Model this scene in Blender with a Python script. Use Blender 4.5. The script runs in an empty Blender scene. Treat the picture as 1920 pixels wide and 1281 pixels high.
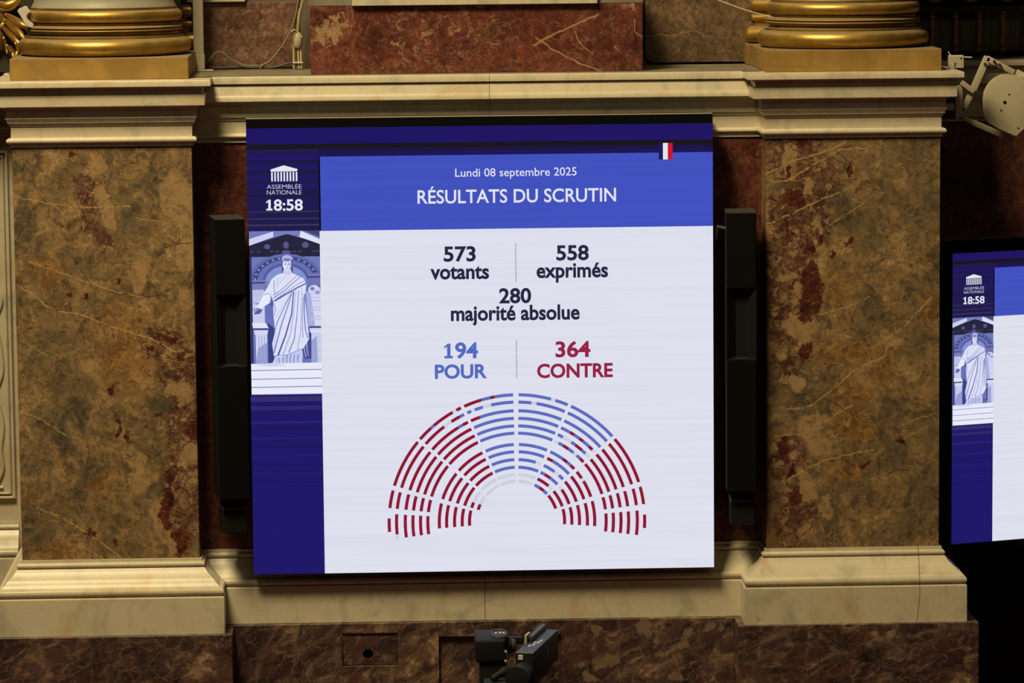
import bpy, bmesh, math, random
from mathutils import Vector, Matrix, Euler
random.seed(7)
scene = bpy.context.scene
COL = scene.collection

# ---------------------------------------------------------------- camera
YAW, PITCH, ROLL, FPX = 0.03643, 0.11832, -0.00953, 7119.5
fw = Vector((math.sin(YAW)*math.cos(PITCH), math.cos(YAW)*math.cos(PITCH), -math.sin(PITCH)))
r0 = fw.cross(Vector((0, 0, 1))).normalized(); u0 = r0.cross(fw)
rt = r0*math.cos(ROLL) + u0*math.sin(ROLL); up = -r0*math.sin(ROLL) + u0*math.cos(ROLL)
cam_d = bpy.data.cameras.new('camera'); cam = bpy.data.objects.new('camera', cam_d); COL.objects.link(cam)
cam.matrix_world = Matrix(((rt.x, up.x, -fw.x, 0), (rt.y, up.y, -fw.y, -21.6), (rt.z, up.z, -fw.z, 6.5), (0, 0, 0, 1)))
cam_d.sensor_fit = 'HORIZONTAL'; cam_d.sensor_width = 36.0; cam_d.lens = FPX/1920*36.0
cam_d.clip_start = 0.1; cam_d.clip_end = 200
scene.camera = cam

# ---------------------------------------------------------------- light and exposure
scene.view_settings.view_transform = 'Standard'; scene.view_settings.look = 'None'
scene.view_settings.exposure = 0.0; scene.view_settings.gamma = 1.0; scene.view_settings.use_curve_mapping = False
w = bpy.data.worlds.new('hall_air'); scene.world = w; w.use_nodes = True
w.node_tree.nodes['Background'].inputs[0].default_value = (1.0, 0.86, 0.62, 1)
w.node_tree.nodes['Background'].inputs[1].default_value = 0.010
def area(name, loc, target, sx, sy, power, col):
    d = bpy.data.lights.new(name, 'AREA'); d.shape = 'RECTANGLE'; d.size = sx; d.size_y = sy; d.energy = power; d.color = col
    o = bpy.data.objects.new(name, d); COL.objects.link(o); o.location = loc
    o.rotation_euler = (Vector(target)-Vector(loc)).to_track_quat('-Z', 'Y').to_euler(); return o
area('hall_skylight', (-3.8, -6.8, 16.0), (0.0, 0, 3.8), 4.0, 3.0, 2550, (1.0, 0.82, 0.47))
area('fill_light', (3.0, -13.0, 13.0), (1.5, 0, 4.2), 6.0, 1.0, 50, (1.0, 0.85, 0.54))  # added weak fill from the front right, not a known lamp

# ---------------------------------------------------------------- material helpers
def lin(c):
    return tuple((x/12.92 if x <= .04045 else ((x+.055)/1.055)**2.4) for x in [v/255 for v in c]) + (1,)
class G:
    def __init__(s, name, rough=.5, metal=0.0, spec=.5):
        s.m = bpy.data.materials.new(name); s.m.use_nodes = True; s.t = s.m.node_tree
        s.b = s.t.nodes['Principled BSDF']; s.b.inputs['Roughness'].default_value = rough; s.b.inputs['Metallic'].default_value = metal
        s.b.inputs['Specular IOR Level'].default_value = spec
        s.P = None
    def n(s, typ, **kw):
        x = s.t.nodes.new(typ)
        for k, v in kw.items(): setattr(x, k, v)
        return x
    def put(s, sock, v):
        if isinstance(v, bpy.types.NodeSocket): s.t.links.new(v, sock)
        else:
            try: sock.default_value = v
            except Exception: sock.default_value = tuple(v)[:3]
    def pos(s):
        if s.P is None: s.P = s.n('ShaderNodeNewGeometry').outputs['Position']
        return s.P
    def math(s, op, a, b=0.0, c=0.0, clamp=False):
        x = s.n('ShaderNodeMath', operation=op, use_clamp=clamp)
        s.put(x.inputs[0], a); s.put(x.inputs[1], b); s.put(x.inputs[2], c); return x.outputs[0]
    def vec(s, op, a, b=(0, 0, 0), c=(0, 0, 0), scale=None):
        x = s.n('ShaderNodeVectorMath', operation=op)
        s.put(x.inputs[0], a); s.put(x.inputs[1], b); s.put(x.inputs[2], c)
        if scale is not None: s.put(x.inputs['Scale'], scale)
        return x.outputs['Value'] if op in ('LENGTH', 'DOT_PRODUCT') else x.outputs['Vector']
    def noise(s, v, scale, detail=6, rough=.6, dist=0.0, color=False):
        x = s.n('ShaderNodeTexNoise'); s.put(x.inputs['Vector'], v)
        x.inputs['Scale'].default_value = scale; x.inputs['Detail'].default_value = detail
        x.inputs['Roughness'].default_value = rough; x.inputs['Distortion'].default_value = dist
        return x.outputs['Color' if color else 'Fac']
    def voro(s, v, scale, feature='F1', out='Color', rnd=1.0):
        x = s.n('ShaderNodeTexVoronoi', feature=feature); s.put(x.inputs['Vector'], v); x.inputs['Scale'].default_value = scale
        x.inputs['Randomness'].default_value = rnd
        return x.outputs[out]
    def ramp(s, f, stops, interp='LINEAR'):
        x = s.n('ShaderNodeValToRGB'); x.color_ramp.interpolation = interp; s.put(x.inputs[0], f)
        e = x.color_ramp.elements
        while len(e) < len(stops): e.new(.5)
        for el, (p, c) in zip(e, stops):
            el.position = p; el.color = c if len(c) == 4 else tuple(c)+(1,)
        return x.outputs[0]
    def sm(s, f, lo, hi):                                   # smooth 0..1 between lo and hi (lo may exceed hi)
        x = s.n('ShaderNodeMapRange', interpolation_type='SMOOTHSTEP'); s.put(x.inputs[0], f)
        a, b, o0, o1 = (lo, hi, 0, 1) if lo < hi else (hi, lo, 1, 0)
        for i, v in enumerate((a, b, o0, o1)): x.inputs[i+1].default_value = v
        return x.outputs[0]
    def mix(s, f, a, b, blend='MIX'):
        x = s.n('ShaderNodeMix', data_type='RGBA', blend_type=blend); s.put(x.inputs[0], f); s.put(x.inputs[6], a); s.put(x.inputs[7], b)
        return x.outputs[2]
    def warp(s, v, amt, scale, detail=4):
        c = s.noise(v, scale, detail, .6, 0, True)
        return s.vec('ADD', v, s.vec('MULTIPLY', s.vec('SUBTRACT', c, (.5, .5, .5)), (amt, amt, amt)))
    def ellipses(s, v, els):                                # signed-ish distance (1 at the rim) to a union of ellipses in X,Z
        d = None
        for (x, z, rx, rz) in els:
            l = s.vec('LENGTH', s.vec('MULTIPLY_ADD', v, (1/rx, 0, 1/rz), (-x/rx, 0, -z/rz)))
            d = l if d is None else s.math('MINIMUM', d, l)
        return d
    def lines(s, v, polys):                                 # distance to polylines, divided by each one's half width
        d = None
        for wd, pts in polys:
            for (ax, az), (bx, bz) in zip(pts, pts[1:]):
                L2 = (bx-ax)**2+(bz-az)**2 or 1e-9
                pa = s.vec('MULTIPLY_ADD', v, (1, 0, 1), (-ax, 0, -az))
                h = s.math('ADD', s.vec('DOT_PRODUCT', pa, ((bx-ax)/L2, 0, (bz-az)/L2)), 0.0, clamp=True)
                q = s.vec('SCALE', (bx-ax, 0, bz-az), scale=h)
                l = s.math('DIVIDE', s.vec('LENGTH', s.vec('SUBTRACT', pa, q)), wd)
                d = l if d is None else s.math('MINIMUM', d, l)
        return d
    def out(s, col, rough=None, bump=None, bs=.3, bd=.004):
        s.put(s.b.inputs['Base Color'], col)
        if rough is not None: s.put(s.b.inputs['Roughness'], rough)
        if bump is not None:
            x = s.n('ShaderNodeBump'); x.inputs['Strength'].default_value = bs; x.inputs['Distance'].default_value = bd
            s.put(x.inputs['Height'], bump); s.t.links.new(x.outputs[0], s.b.inputs['Normal'])
        return s.m

def c3(r, g, b): return (r, g, b, 1)
def white_marble(name, tone=1.0, cracks=None, dusty=False):
    g = G(name, .38); p = g.pos(); wv = g.warp(p, .25, 2.0)
    n = g.noise(wv, 3.0, 7, .62, .4)
    a = tuple(tone*x for x in (.60, .525, .375)); b = tuple(tone*x for x in (.40, .37, .27)); o = tuple(tone*x for x in (.52, .38, .20))
    col = g.ramp(n, [(.30, b), (.45, a), (.56, a), (.72, o)])
    st = g.noise(g.vec('MULTIPLY', wv, (9, 9, 1.6)), 1.0, 4, .6)
    col = g.mix(g.math('MULTIPLY', g.sm(st, .52, .70), .36), col, c3(.33*tone, .29*tone, .22*tone))
    ve = g.math('ABSOLUTE', g.math('SUBTRACT', g.noise(wv, 4.2, 5, .7, 1.0), .5))
    col = g.mix(g.math('MULTIPLY', g.sm(ve, .03, 0.0), .14), col, c3(.30*tone, .27*tone, .22*tone))
    if dusty: col = g.mix(g.sm(g.noise(p, 9, 6, .7), .35, .7), col, c3(.17, .145, .105))
    if cracks:
        d = g.lines(g.warp(p, .014, 22), cracks)
        col = g.mix(g.math('MULTIPLY', g.sm(d, 1.6, .5), .8), col, c3(.10, .08, .06))
    return g.out(col, None, g.noise(p, 30, 5, .6), .12, .003)

def pilaster_marble(name, seed, drift, veins, dark_veins, breccia, red, grey, cream, ochre):
    g = G(name, .30); p = g.pos()
    p1 = g.warp(p, .20, 4.0, 7); p2 = g.warp(g.warp(p, .24, 6.0, 8), .07, 30, 5); pf = g.warp(p, .030, 26, 3)
    n = g.noise(g.vec('ADD', p1, (seed, seed*2, seed*3)), 3.4, 10, .70, .9)
    col = g.ramp(n, [(.36, c3(.085, .078, .055)), (.44, c3(.150, .118, .072)), (.50, c3(.215, .160, .090)), (.56, c3(.250, .180, .092)), (.65, c3(.36, .27, .15))])
    n2 = g.noise(g.vec('ADD', p2, (seed*5, 0, 3)), 10.0, 9, .74, .6)
    n3 = g.noise(g.vec('ADD', p2, (1, seed, 5)), 26, 9, .78, .5)
    col = g.mix(g.math('MULTIPLY', g.sm(n2, .53, .63), .8), col, c3(.095, .070, .046))
    col = g.mix(g.math('MULTIPLY', g.sm(n2, .46, .37), .7), col, c3(.33, .22, .105))
    def patch(els, colour, col, lo=1.25, hi=.75, k=1.0, v=p2):
        if not els: return col
        return g.mix(g.math('MULTIPLY', g.sm(g.ellipses(v, els), lo, hi), k), col, colour)
    col = patch(ochre, g.mix(g.sm(n2, .4, .6), c3(.30, .175, .06), c3(.17, .085, .032)), col, 1.5, .4, .65)
    cell = g.voro(g.warp(g.warp(p, .12, 9, 6), .03, 38), 15, 'F1', 'Distance')
    gc = g.mix(g.sm(cell, .22, .55), c3(.060, .056, .042), c3(.165, .132, .078))
    col = patch(grey, g.mix(g.sm(n3, .42, .6), gc, c3(.118, .100, .066)), col, 1.7, .35, .66)
    # broken fragments set in a dark red ground
    bv = g.warp(g.warp(p, .13, 7, 7), .04, 36, 4)
    vc = g.voro(bv, 15, 'F1', 'Color'); ve = g.voro(bv, 15, 'DISTANCE_TO_EDGE', 'Distance')
    bs = g.warp(g.warp(p, .09, 12, 6), .03, 50); vb = g.voro(bs, 38, 'F1', 'Color'); vbe = g.voro(bs, 38, 'DISTANCE_TO_EDGE', 'Distance')
    sep = g.n('ShaderNodeSeparateColor'); g.put(sep.inputs[0], vc)
    se2 = g.n('ShaderNodeSeparateColor'); g.put(se2.inputs[0], vb)
    frag = g.ramp(sep.outputs[0], [(.0, c3(.085, .035, .028)), (.25, c3(.17, .105, .068)), (.45, c3(.25, .165, .095)), (.65, c3(.33, .235, .135)), (.85, c3(.12, .072, .055)), (1, c3(.38, .25, .13))])
    small = g.ramp(se2.outputs[0], [(0, c3(.045, .016, .015)), (.4, c3(.12, .066, .046)), (.75, c3(.21, .135, .08)), (1, c3(.36, .25, .15))])
    small = g.mix(g.math('MULTIPLY', g.sm(vbe, .16, .02), .8), small, c3(.060, .022, .020))
    frag = g.mix(g.math('MULTIPLY', g.sm(ve, .11, .01), .8), frag, c3(.065, .024, .020))
    frag = g.mix(g.sm(g.noise(p1, 8, 5), .46, .52), frag, small)
    if breccia:
        col = g.mix(g.math('MULTIPLY', g.sm(g.ellipses(g.warp(g.warp(p, .22, 7, 7), .06, 34), breccia), 1.15, .85), .90), col, frag)
    col = patch(cream, g.mix(g.sm(n3, .38, .62), c3(.44, .32, .175), c3(.28, .195, .105)), col, 1.2, .8, .85)
    rv = g.warp(g.warp(p, .13, 13, 6), .05, 45)
    col = patch(red, g.mix(g.sm(n3, .4, .6), c3(.050, .012, .012), c3(.095, .024, .018)), col, 1.15, .9, .95, rv)
    # little red specks, hair cracks and fine pale veins everywhere
    spk = g.noise(g.vec('ADD', p2, (seed, 7, 1)), 17, 6, .74, .7)
    col = g.mix(g.math('MULTIPLY', g.sm(spk, .615, .65), .75), col, c3(.085, .030, .022))
    hc = g.voro(g.warp(g.warp(p, .20, 5, 6), .04, 28), 8, 'DISTANCE_TO_EDGE', 'Distance')
    col = g.mix(g.math('MULTIPLY', g.math('MULTIPLY', g.sm(hc, .022, .0), g.sm(n2, .44, .54)), .7), col, c3(.070, .040, .025))
    col = g.mix(.85, col, g.mix(g.sm(n3, .34, .66), c3(.20, .19, .18), c3(.80, .78, .74)), 'OVERLAY')
    rot = g.n('ShaderNodeVectorRotate', rotation_type='Y_AXIS'); g.put(rot.inputs['Vector'], g.warp(p, .05, 11)); rot.inputs['Angle'].default_value = drift
    fv = g.noise(g.vec('MULTIPLY', rot.outputs[0], (1.1, 1, 8.5)), 1.6, 3, .55, .2)
    col = g.mix(g.math('MULTIPLY', g.math('MULTIPLY', g.sm(g.math('ABSOLUTE', g.math('SUBTRACT', fv, .5)), .0075, .001), g.sm(n, .47, .56)), .6), col, c3(.42, .29, .13))
    vn = g.noise(p, 26, 3, .7)
    if dark_veins:
        d = g.lines(pf, dark_veins); col = g.mix(g.math('MULTIPLY', g.sm(d, 1.6, .4), .8), col, c3(.065, .030, .022))
    if veins:
        d = g.lines(pf, veins)
        k = g.math('MULTIPLY', g.sm(d, 1.5, .35), g.sm(vn, .36, .52))
        col = g.mix(g.math('MULTIPLY', k, .85), col, c3(.50, .34, .14))
    col = g.mix(1.0, col, c3(1.06, .97, .90), 'MULTIPLY')
    return g.out(col, g.math('MULTIPLY_ADD', vn, .12, .24), vn, .05, .002)

def red_marble(name, dark, mid, cream, amount=.58, seed=0.0, scale=1.0, veins=None, blobs=None):
    g = G(name, .33); p = g.vec('ADD', g.pos(), (seed, seed, seed)); q = g.warp(p, .10, 6*scale)
    n = g.noise(q, 5*scale, 8, .7, .6)
    col = g.ramp(n, [(.38, dark), (.50, mid), (.62, tuple(1.3*x for x in mid[:3]))])
    fl = g.noise(g.warp(g.warp(p, .12, 9*scale, 6), .05, 30*scale), 15*scale, 9, .80, 1.2)
    dens = g.noise(p, 2.2*scale, 4, .6, .4)
    col = g.mix(g.math('MULTIPLY', g.sm(g.math('MULTIPLY_ADD', dens, .30, fl), amount+.13, amount+.21), .75), col, cream)
    fs = g.noise(g.warp(p, .03, 40*scale), 34*scale, 6, .75, .8)
    col = g.mix(.7, col, g.mix(g.sm(fs, .36, .64), c3(.22, .20, .20), c3(.78, .76, .74)), 'OVERLAY')
    rv = g.math('ABSOLUTE', g.math('SUBTRACT', g.noise(q, 4.5*scale, 6, .65, 1.3), .5))
    col = g.mix(g.math('MULTIPLY', g.sm(rv, .014, .0), .40), col, cream)
    if blobs:
        d = g.ellipses(g.warp(g.warp(g.pos(), .16, 12, 7), .07, 40), blobs)
        col = g.mix(g.math('MULTIPLY', g.math('MULTIPLY', g.sm(d, 1.1, .8), g.sm(fl, .44, .5)), .8), col, tuple(1.15*x for x in cream[:3])+(1,))
    if veins:
        d = g.lines(g.warp(g.pos(), .035, 22), veins)
        col = g.mix(g.math('MULTIPLY', g.sm(d, 1.5, .3), .7), col, tuple(1.3*x for x in cream[:3])+(1,))
    return g.out(col, None, fl, .04, .002)

def dado_marble(name, seed, streak, tan=.60, spots=None):
    g = G(name, .34); p = g.vec('ADD', g.pos(), (seed, 0, seed)); 
    rot = g.n('ShaderNodeVectorRotate', rotation_type='Y_AXIS'); g.put(rot.inputs['Vector'], p); rot.inputs['Angle'].default_value = streak
    st = g.vec('MULTIPLY', rot.outputs[0], (1.0, 1.0, 1.6)); q = g.warp(g.warp(st, .30, 3.2), .08, 13)
    n = g.noise(q, 5.5, 10, .75, .9)
    col = g.ramp(n, [(.36, c3(.014, .011, .012)), (.45, c3(.054, .034, .034)), (.52, c3(.105, .066, .055)), (.58, c3(.20, .135, .09)), (.65, c3(.42, .31, .19))])
    big = g.noise(g.vec('ADD', g.warp(p, .3, 2.5, 6), (2, 5, 1)), 2.4, 5, .6, .5)
    col = g.mix(.7, col, g.mix(g.sm(big, .36, .66), c3(.22, .20, .22), c3(.80, .76, .70)), 'OVERLAY')
    t = g.noise(g.warp(q, .10, 9), 9, 7, .74, 1.0)
    col = g.mix(g.math('MULTIPLY', g.sm(t, tan, tan+.09), .75), col, c3(.30, .215, .125))
    b = g.noise(g.vec('ADD', q, (4, 2, 9)), 3.2, 4, .6, .3)
    col = g.mix(g.math('MULTIPLY', g.sm(b, .57, .66), .7), col, c3(.058, .026, .028))
    cl = g.voro(g.warp(g.warp(st, .16, 6, 6), .05, 30), 7.5, 'DISTANCE_TO_EDGE', 'Distance'); cc = g.n('ShaderNodeSeparateColor'); g.put(cc.inputs[0], g.voro(g.warp(g.warp(st, .16, 6, 6), .05, 30), 7.5, 'F1', 'Color'))
    col = g.mix(g.math('MULTIPLY', g.math('MULTIPLY', g.sm(cl, .05, .16), g.sm(cc.outputs[0], .45, .60)), .62), col, g.mix(cc.outputs[1], c3(.030, .020, .022), c3(.110, .040, .036)))
    col = g.mix(g.math('MULTIPLY', g.math('MULTIPLY', g.sm(cl, .05, .0), g.sm(t, .44, .54)), .55), col, c3(.30, .20, .13))
    hv = g.math('ABSOLUTE', g.math('SUBTRACT', g.noise(q, 7, 6, .7, 1.4), .5))
    col = g.mix(g.math('MULTIPLY', g.sm(hv, .016, 0), .4), col, c3(.26, .18, .12))
    if spots:
        d = g.ellipses(g.warp(g.warp(g.pos(), .12, 9, 6), .05, 34), spots)
        col = g.mix(g.math('MULTIPLY', g.sm(d, 1.1, .85), .85), col, g.mix(n, c3(.13, .08, .055), c3(.42, .31, .18)))
    col = g.mix(1.0, col, c3(.76, .72, .74), 'MULTIPLY')
    return g.out(col, None, t, .05, .002)

def plain(name, col, rough=.5, metal=0.0, spec=.5, var=.12, scale=18):
    g = G(name, rough, metal, spec); n = g.noise(g.pos(), scale, 5, .65)
    c = tuple(col[:3])+(1,)
    return g.out(g.mix(n, tuple(x*(1-var) for x in c[:3])+(1,), tuple(min(1, x*(1+var)) for x in c[:3])+(1,)), None, n, .06, .001)

def gilt(name, col, rough, metal=.85):
    g = G(name, rough, metal); p = g.pos(); n = g.noise(g.warp(p, .1, 6), 6, 7, .65, .4)
    st = g.noise(g.vec('MULTIPLY', p, (2, 2, 26)), 1.0, 4, .6)
    c = g.mix(g.sm(n, .35, .70), tuple(x*.72 for x in col)+(1,), tuple(col)+(1,))
    c = g.mix(g.math('MULTIPLY', g.sm(st, .58, .75), .4), c, (col[0]*.45, col[1]*.4, col[2]*.35, 1))
    nz = g.n('ShaderNodeSeparateXYZ'); g.put(nz.inputs[0], g.n('ShaderNodeNewGeometry').outputs['Normal'])
    d = g.math('MULTIPLY', g.sm(g.math('MULTIPLY_ADD', n, .35, nz.outputs[2]), .62, 1.05), .85)      # dust lying on top
    c = g.mix(d, c, (.19, .145, .085, 1)); g.put(g.b.inputs['Metallic'], g.math('MULTIPLY', g.math('SUBTRACT', 1.0, d), metal))
    return g.out(c, g.math('ADD', g.math('MULTIPLY_ADD', n, .18, rough-.08), g.math('MULTIPLY', d, .4)), n, .05, .002)

EM = {}
def emit(rgb, lines=0.035, k=1.0):
    key = (rgb, lines, k)
    if key in EM: return EM[key]
    m = bpy.data.materials.new('led_%02x%02x%02x' % rgb); m.use_nodes = True; t = m.node_tree; t.nodes.clear()
    o = t.nodes.new('ShaderNodeOutputMaterial'); e = t.nodes.new('ShaderNodeEmission')
    tc = t.nodes.new('ShaderNodeTexCoord'); mp = t.nodes.new('ShaderNodeVectorMath'); mp.operation = 'MULTIPLY'; mp.inputs[1].default_value = (.35, 1, 26)
    nz = t.nodes.new('ShaderNodeTexNoise'); nz.inputs['Scale'].default_value = 1.4; nz.inputs['Detail'].default_value = 5
    mr = t.nodes.new('ShaderNodeMapRange'); mr.inputs[1].default_value = .3; mr.inputs[2].default_value = .7
    mr.inputs[3].default_value = k*(1-lines); mr.inputs[4].default_value = k*(1+lines)
    t.links.new(tc.outputs['Object'], mp.inputs[0]); t.links.new(mp.outputs[0], nz.inputs['Vector']); t.links.new(nz.outputs['Fac'], mr.inputs[0])
    t.links.new(mr.outputs[0], e.inputs['Strength']); e.inputs[0].default_value = lin(rgb); t.links.new(e.outputs[0], o.inputs[0])
    EM[key] = m; return m

# ---------------------------------------------------------------- object helpers
def place(o, parent):
    COL.objects.link(o)
    if parent is not None:
        o.parent = parent
        b = parent; L = Vector((0, 0, 0)); M = Matrix()
        chain = []
        while b is not None: chain.append(b); b = b.parent
        for b in reversed(chain): M = M @ (Matrix.Translation(b.location) @ b.rotation_euler.to_matrix().to_4x4() @ Matrix.Diagonal((*b.scale, 1)))
        if not o.get('_local'): o.matrix_basis = M.inverted() @ o.matrix_basis
    return o
def obj(name, bm, mat, parent=None, smooth=None, local=False, loc=None):
    """one mesh object; the shape is given in world metres (or in the parent's frame when local)"""
    me = bpy.data.meshes.new(name); bmesh.ops.recalc_face_normals(bm, faces=bm.faces[:])
    if loc is not None: bmesh.ops.translate(bm, verts=bm.verts[:], vec=-Vector(loc))
    bm.to_mesh(me); bm.free()
    for m in (mat if isinstance(mat, (list, tuple)) else [mat]): me.materials.append(m)
    if smooth:
        me.polygons.foreach_set('use_smooth', [True]*len(me.polygons)); me.set_sharp_from_angle(angle=math.radians(smooth))
    o = bpy.data.objects.new(name, me)
    if loc is not None: o.location = loc
    if local: o['_local'] = 1
    place(o, parent)
    if local: del o['_local']
    return o
def tag(o, label, cat=None, group=None, kind=None):
    o['label'] = label
    if cat: o['category'] = cat
    if group: o['group'] = group
    if kind: o['kind'] = kind
    return o
def thing(name, label, cat=None, loc=(0, 0, 0), rz=0.0, group=None, kind=None):
    o = bpy.data.objects.new(name, None); o.empty_display_size = .1; COL.objects.link(o)
    o.location = loc; o.rotation_euler = (0, 0, rz); return tag(o, label, cat, group, kind)
def BM(): return bmesh.new()
def box(bm, x0, x1, y0, y1, z0, z1, bev=0.0, seg=1, M=None):
    vs = [bm.verts.new((x, y, z)) for x in (x0, x1) for y in (y0, y1) for z in (z0, z1)]
    fs = [bm.faces.new([vs[i] for i in f]) for f in ((0, 1, 3, 2), (4, 6, 7, 5), (0, 4, 5, 1), (2, 3, 7, 6), (0, 2, 6, 4), (1, 5, 7, 3))]
    bmesh.ops.recalc_face_normals(bm, faces=fs)
    if bev:
        es = list({e for f in fs for e in f.edges}); r = bmesh.ops.bevel(bm, geom=es, offset=bev, segments=seg, profile=.6, affect='EDGES')
        vs = list({v for f in r['faces'] for v in f.verts} | {v for v in vs if v.is_valid})
    if M is not None: bmesh.ops.transform(bm, matrix=M, verts=[v for v in vs if v.is_valid])
    return bm
def boxo(name, mat, parent, *a, bev=0.004, **k): return obj(name, box(BM(), *a, bev=bev), mat, parent, **k)
def wrap(bm, prof, x0, x1, yf, yb, yin=None, outer=None):
    """a moulding that runs round three sides of a block; prof = (overhang, z) from bottom to top.
    With outer = 'L' or 'R' only that side runs back to yb, the other one stops at yin"""
    def path(o):
        p = [(x0-o, yb), (x0-o, yf-o), (x1+o, yf-o), (x1+o, yb)]
        if outer == 'L': p = p[:3] + [(x1+o, yin), (x0, yin), (x0, yb)]
        if outer == 'R': p = [(x0-o, yin)] + p[1:] + [(x1, yb), (x1, yin)]
        return p
    rows = [[bm.verts.new((x, y, z)) for x, y in path(o)] for o, z in prof]; n = len(rows[0])
    for a, b in zip(rows, rows[1:]):
        for i in range(n):
            j = (i+1) % n
            try: bm.faces.new((a[i], a[j], b[j], b[i]))
            except ValueError: pass
    bm.faces.new(rows[0][::-1]); bm.faces.new(rows[-1])
    return bm
def run(bm, prof, x0, x1, y, yb):
    """a straight moulding"""
    pts = [(y-o, z) for o, z in prof] + [(yb, prof[-1][1]), (yb, prof[0][1])]
    a = [bm.verts.new((x0, yy, z)) for yy, z in pts]; b = [bm.verts.new((x1, yy, z)) for yy, z in pts]
    n = len(pts)
    for i in range(n): bm.faces.new((a[i], a[(i+1) % n], b[(i+1) % n], b[i]))
    bm.faces.new(a); bm.faces.new(b[::-1]); return bm
def lathe(bm, prof, cx, cy, seg=72, M=None):
    """prof = (radius, z) closed loop or open with caps"""
    rows = [[bm.verts.new((cx+r*math.cos(2*math.pi*i/seg), cy+r*math.sin(2*math.pi*i/seg), z)) for i in range(seg)] for r, z in prof]
    for a, b in zip(rows, rows[1:]):
        for i in range(seg): bm.faces.new((a[i], a[(i+1) % seg], b[(i+1) % seg], b[i]))
    bm.faces.new(rows[0][::-1]); bm.faces.new(rows[-1])
    if M is not None: bmesh.ops.transform(bm, matrix=M, verts=[v for r in rows for v in r])
    return bm
def tube(bm, pts, r, seg=8):
    pts = [Vector(p) for p in pts]; rows = []
    for i, p in enumerate(pts):
        t = (pts[min(i+1, len(pts)-1)]-pts[max(i-1, 0)]).normalized()
        a = t.orthogonal().normalized() if i == 0 else (pa - t*pa.dot(t)).normalized()
        pa = a; b = t.cross(a); rr = r[i] if isinstance(r, (list, tuple)) else r
        rows.append([bm.verts.new(p + (a*math.cos(2*math.pi*k/seg)+b*math.sin(2*math.pi*k/seg))*rr) for k in range(seg)])
    for x, y in zip(rows, rows[1:]):
        for k in range(seg): bm.faces.new((x[k], x[(k+1) % seg], y[(k+1) % seg], y[k]))
    bm.faces.new(rows[0][::-1]); bm.faces.new(rows[-1]); return bm
def curve(pts, n=8):                                        # Catmull-Rom through the points
    pts = [Vector(p) for p in pts]; P = [pts[0]] + pts + [pts[-1]]; o = []
    for i in range(1, len(P)-2):
        for k in range(n):
            t = k/n; a, b, c, d = P[i-1:i+3]
            o.append(.5*((2*b)+(c-a)*t+(2*a-5*b+4*c-d)*t*t+(3*b-a-3*c+d)*t**3))
    return o + [pts[-1]]
def prism(bm, pts, y0, y1, bev=0.0):
    """an outline in X,Z given thickness in Y"""
    a = [bm.verts.new((x, y0, z)) for x, z in pts]; b = [bm.verts.new((x, y1, z)) for x, z in pts]; n = len(pts)
    f = [bm.faces.new(a), bm.faces.new(b[::-1])]
    for i in range(n): f.append(bm.faces.new((a[i], b[i], b[(i+1) % n], a[(i+1) % n])))
    if bev:
        es = list(set(f[0].edges) | set(f[1].edges)); bmesh.ops.bevel(bm, geom=es, offset=bev, segments=2, profile=.6, affect='EDGES')
    return bm
def bead(o, z0, z1, r, n=6):                                # half-round going up from z0 to z1, bulging r beyond o
    return [(o + r*math.sin(math.pi*i/n), z0+(z1-z0)*(1-math.cos(math.pi*i/n))/2) for i in range(n+1)]

# ---------------------------------------------------------------- materials
WHITE = white_marble('cream_white_marble')
WHITE2 = white_marble('cream_white_marble_cracked', 1.0, [(.0022, [(3.089, 2.781), (3.089, 2.664), (3.08, 2.587), (3.081, 2.479), (3.075, 2.418), (3.063, 2.331)]), (.0016, [(2.145, 2.381), (2.166, 2.368), (2.151, 2.353)]), (.0014, [(2.166, 2.368), (2.179, 2.371)])])
DUSTY = white_marble('dusty_marble_ledge', .42, None, True)
PALE = white_marble('pale_grey_stone', .80)
LVEIN = [(.0030, [(-1.995, 4.819), (-1.838, 4.784), (-1.66, 4.755), (-1.361, 4.757)]), (.0028, [(-1.93, 4.452), (-1.781, 4.398), (-1.651, 4.345), (-1.485, 4.286), (-1.297, 4.238)]),
 (.0042, [(-2.002, 4.317), (-1.916, 4.268), (-1.852, 4.206), (-1.757, 4.163), (-1.656, 4.152), (-1.507, 4.09), (-1.397, 4.049), (-1.266, 4.011), (-1.121, 3.93)]), (.0024, [(-1.831, 5.074), (-1.674, 5.022)]),
 (.0024, [(-1.327, 4.69), (-1.13, 4.658)]), (.0026, [(-1.995, 3.602), (-1.885, 3.555), (-1.738, 3.453)]), (.0034, [(-1.925, 3.05), (-1.767, 2.986), (-1.627, 2.892), (-1.535, 2.823), (-1.443, 2.751)]),
 (.0024, [(-1.686, 2.835), (-1.555, 2.753)]), (.0026, [(-1.202, 3.895), (-1.014, 3.856)]), (.0022, [(-1.89, 2.988), (-1.806, 2.965)]), (.002, [(-1.979, 4.002), (-1.841, 3.916)])]
LDARK = [(.0028, [(-1.145, 4.535), (-1.109, 4.54), (-1.019, 4.548)]), (.003, [(-1.318, 4.235), (-1.204, 4.258), (-1.143, 4.293)]), (.003, [(-1.444, 3.555), (-1.443, 3.473)]), (.0022, [(-1.642, 3.415), (-1.619, 3.375), (-1.636, 3.305)]), (.0025, [(-1.27, 3.391), (-1.223, 3.347), (-1.209, 3.262)])]
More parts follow.
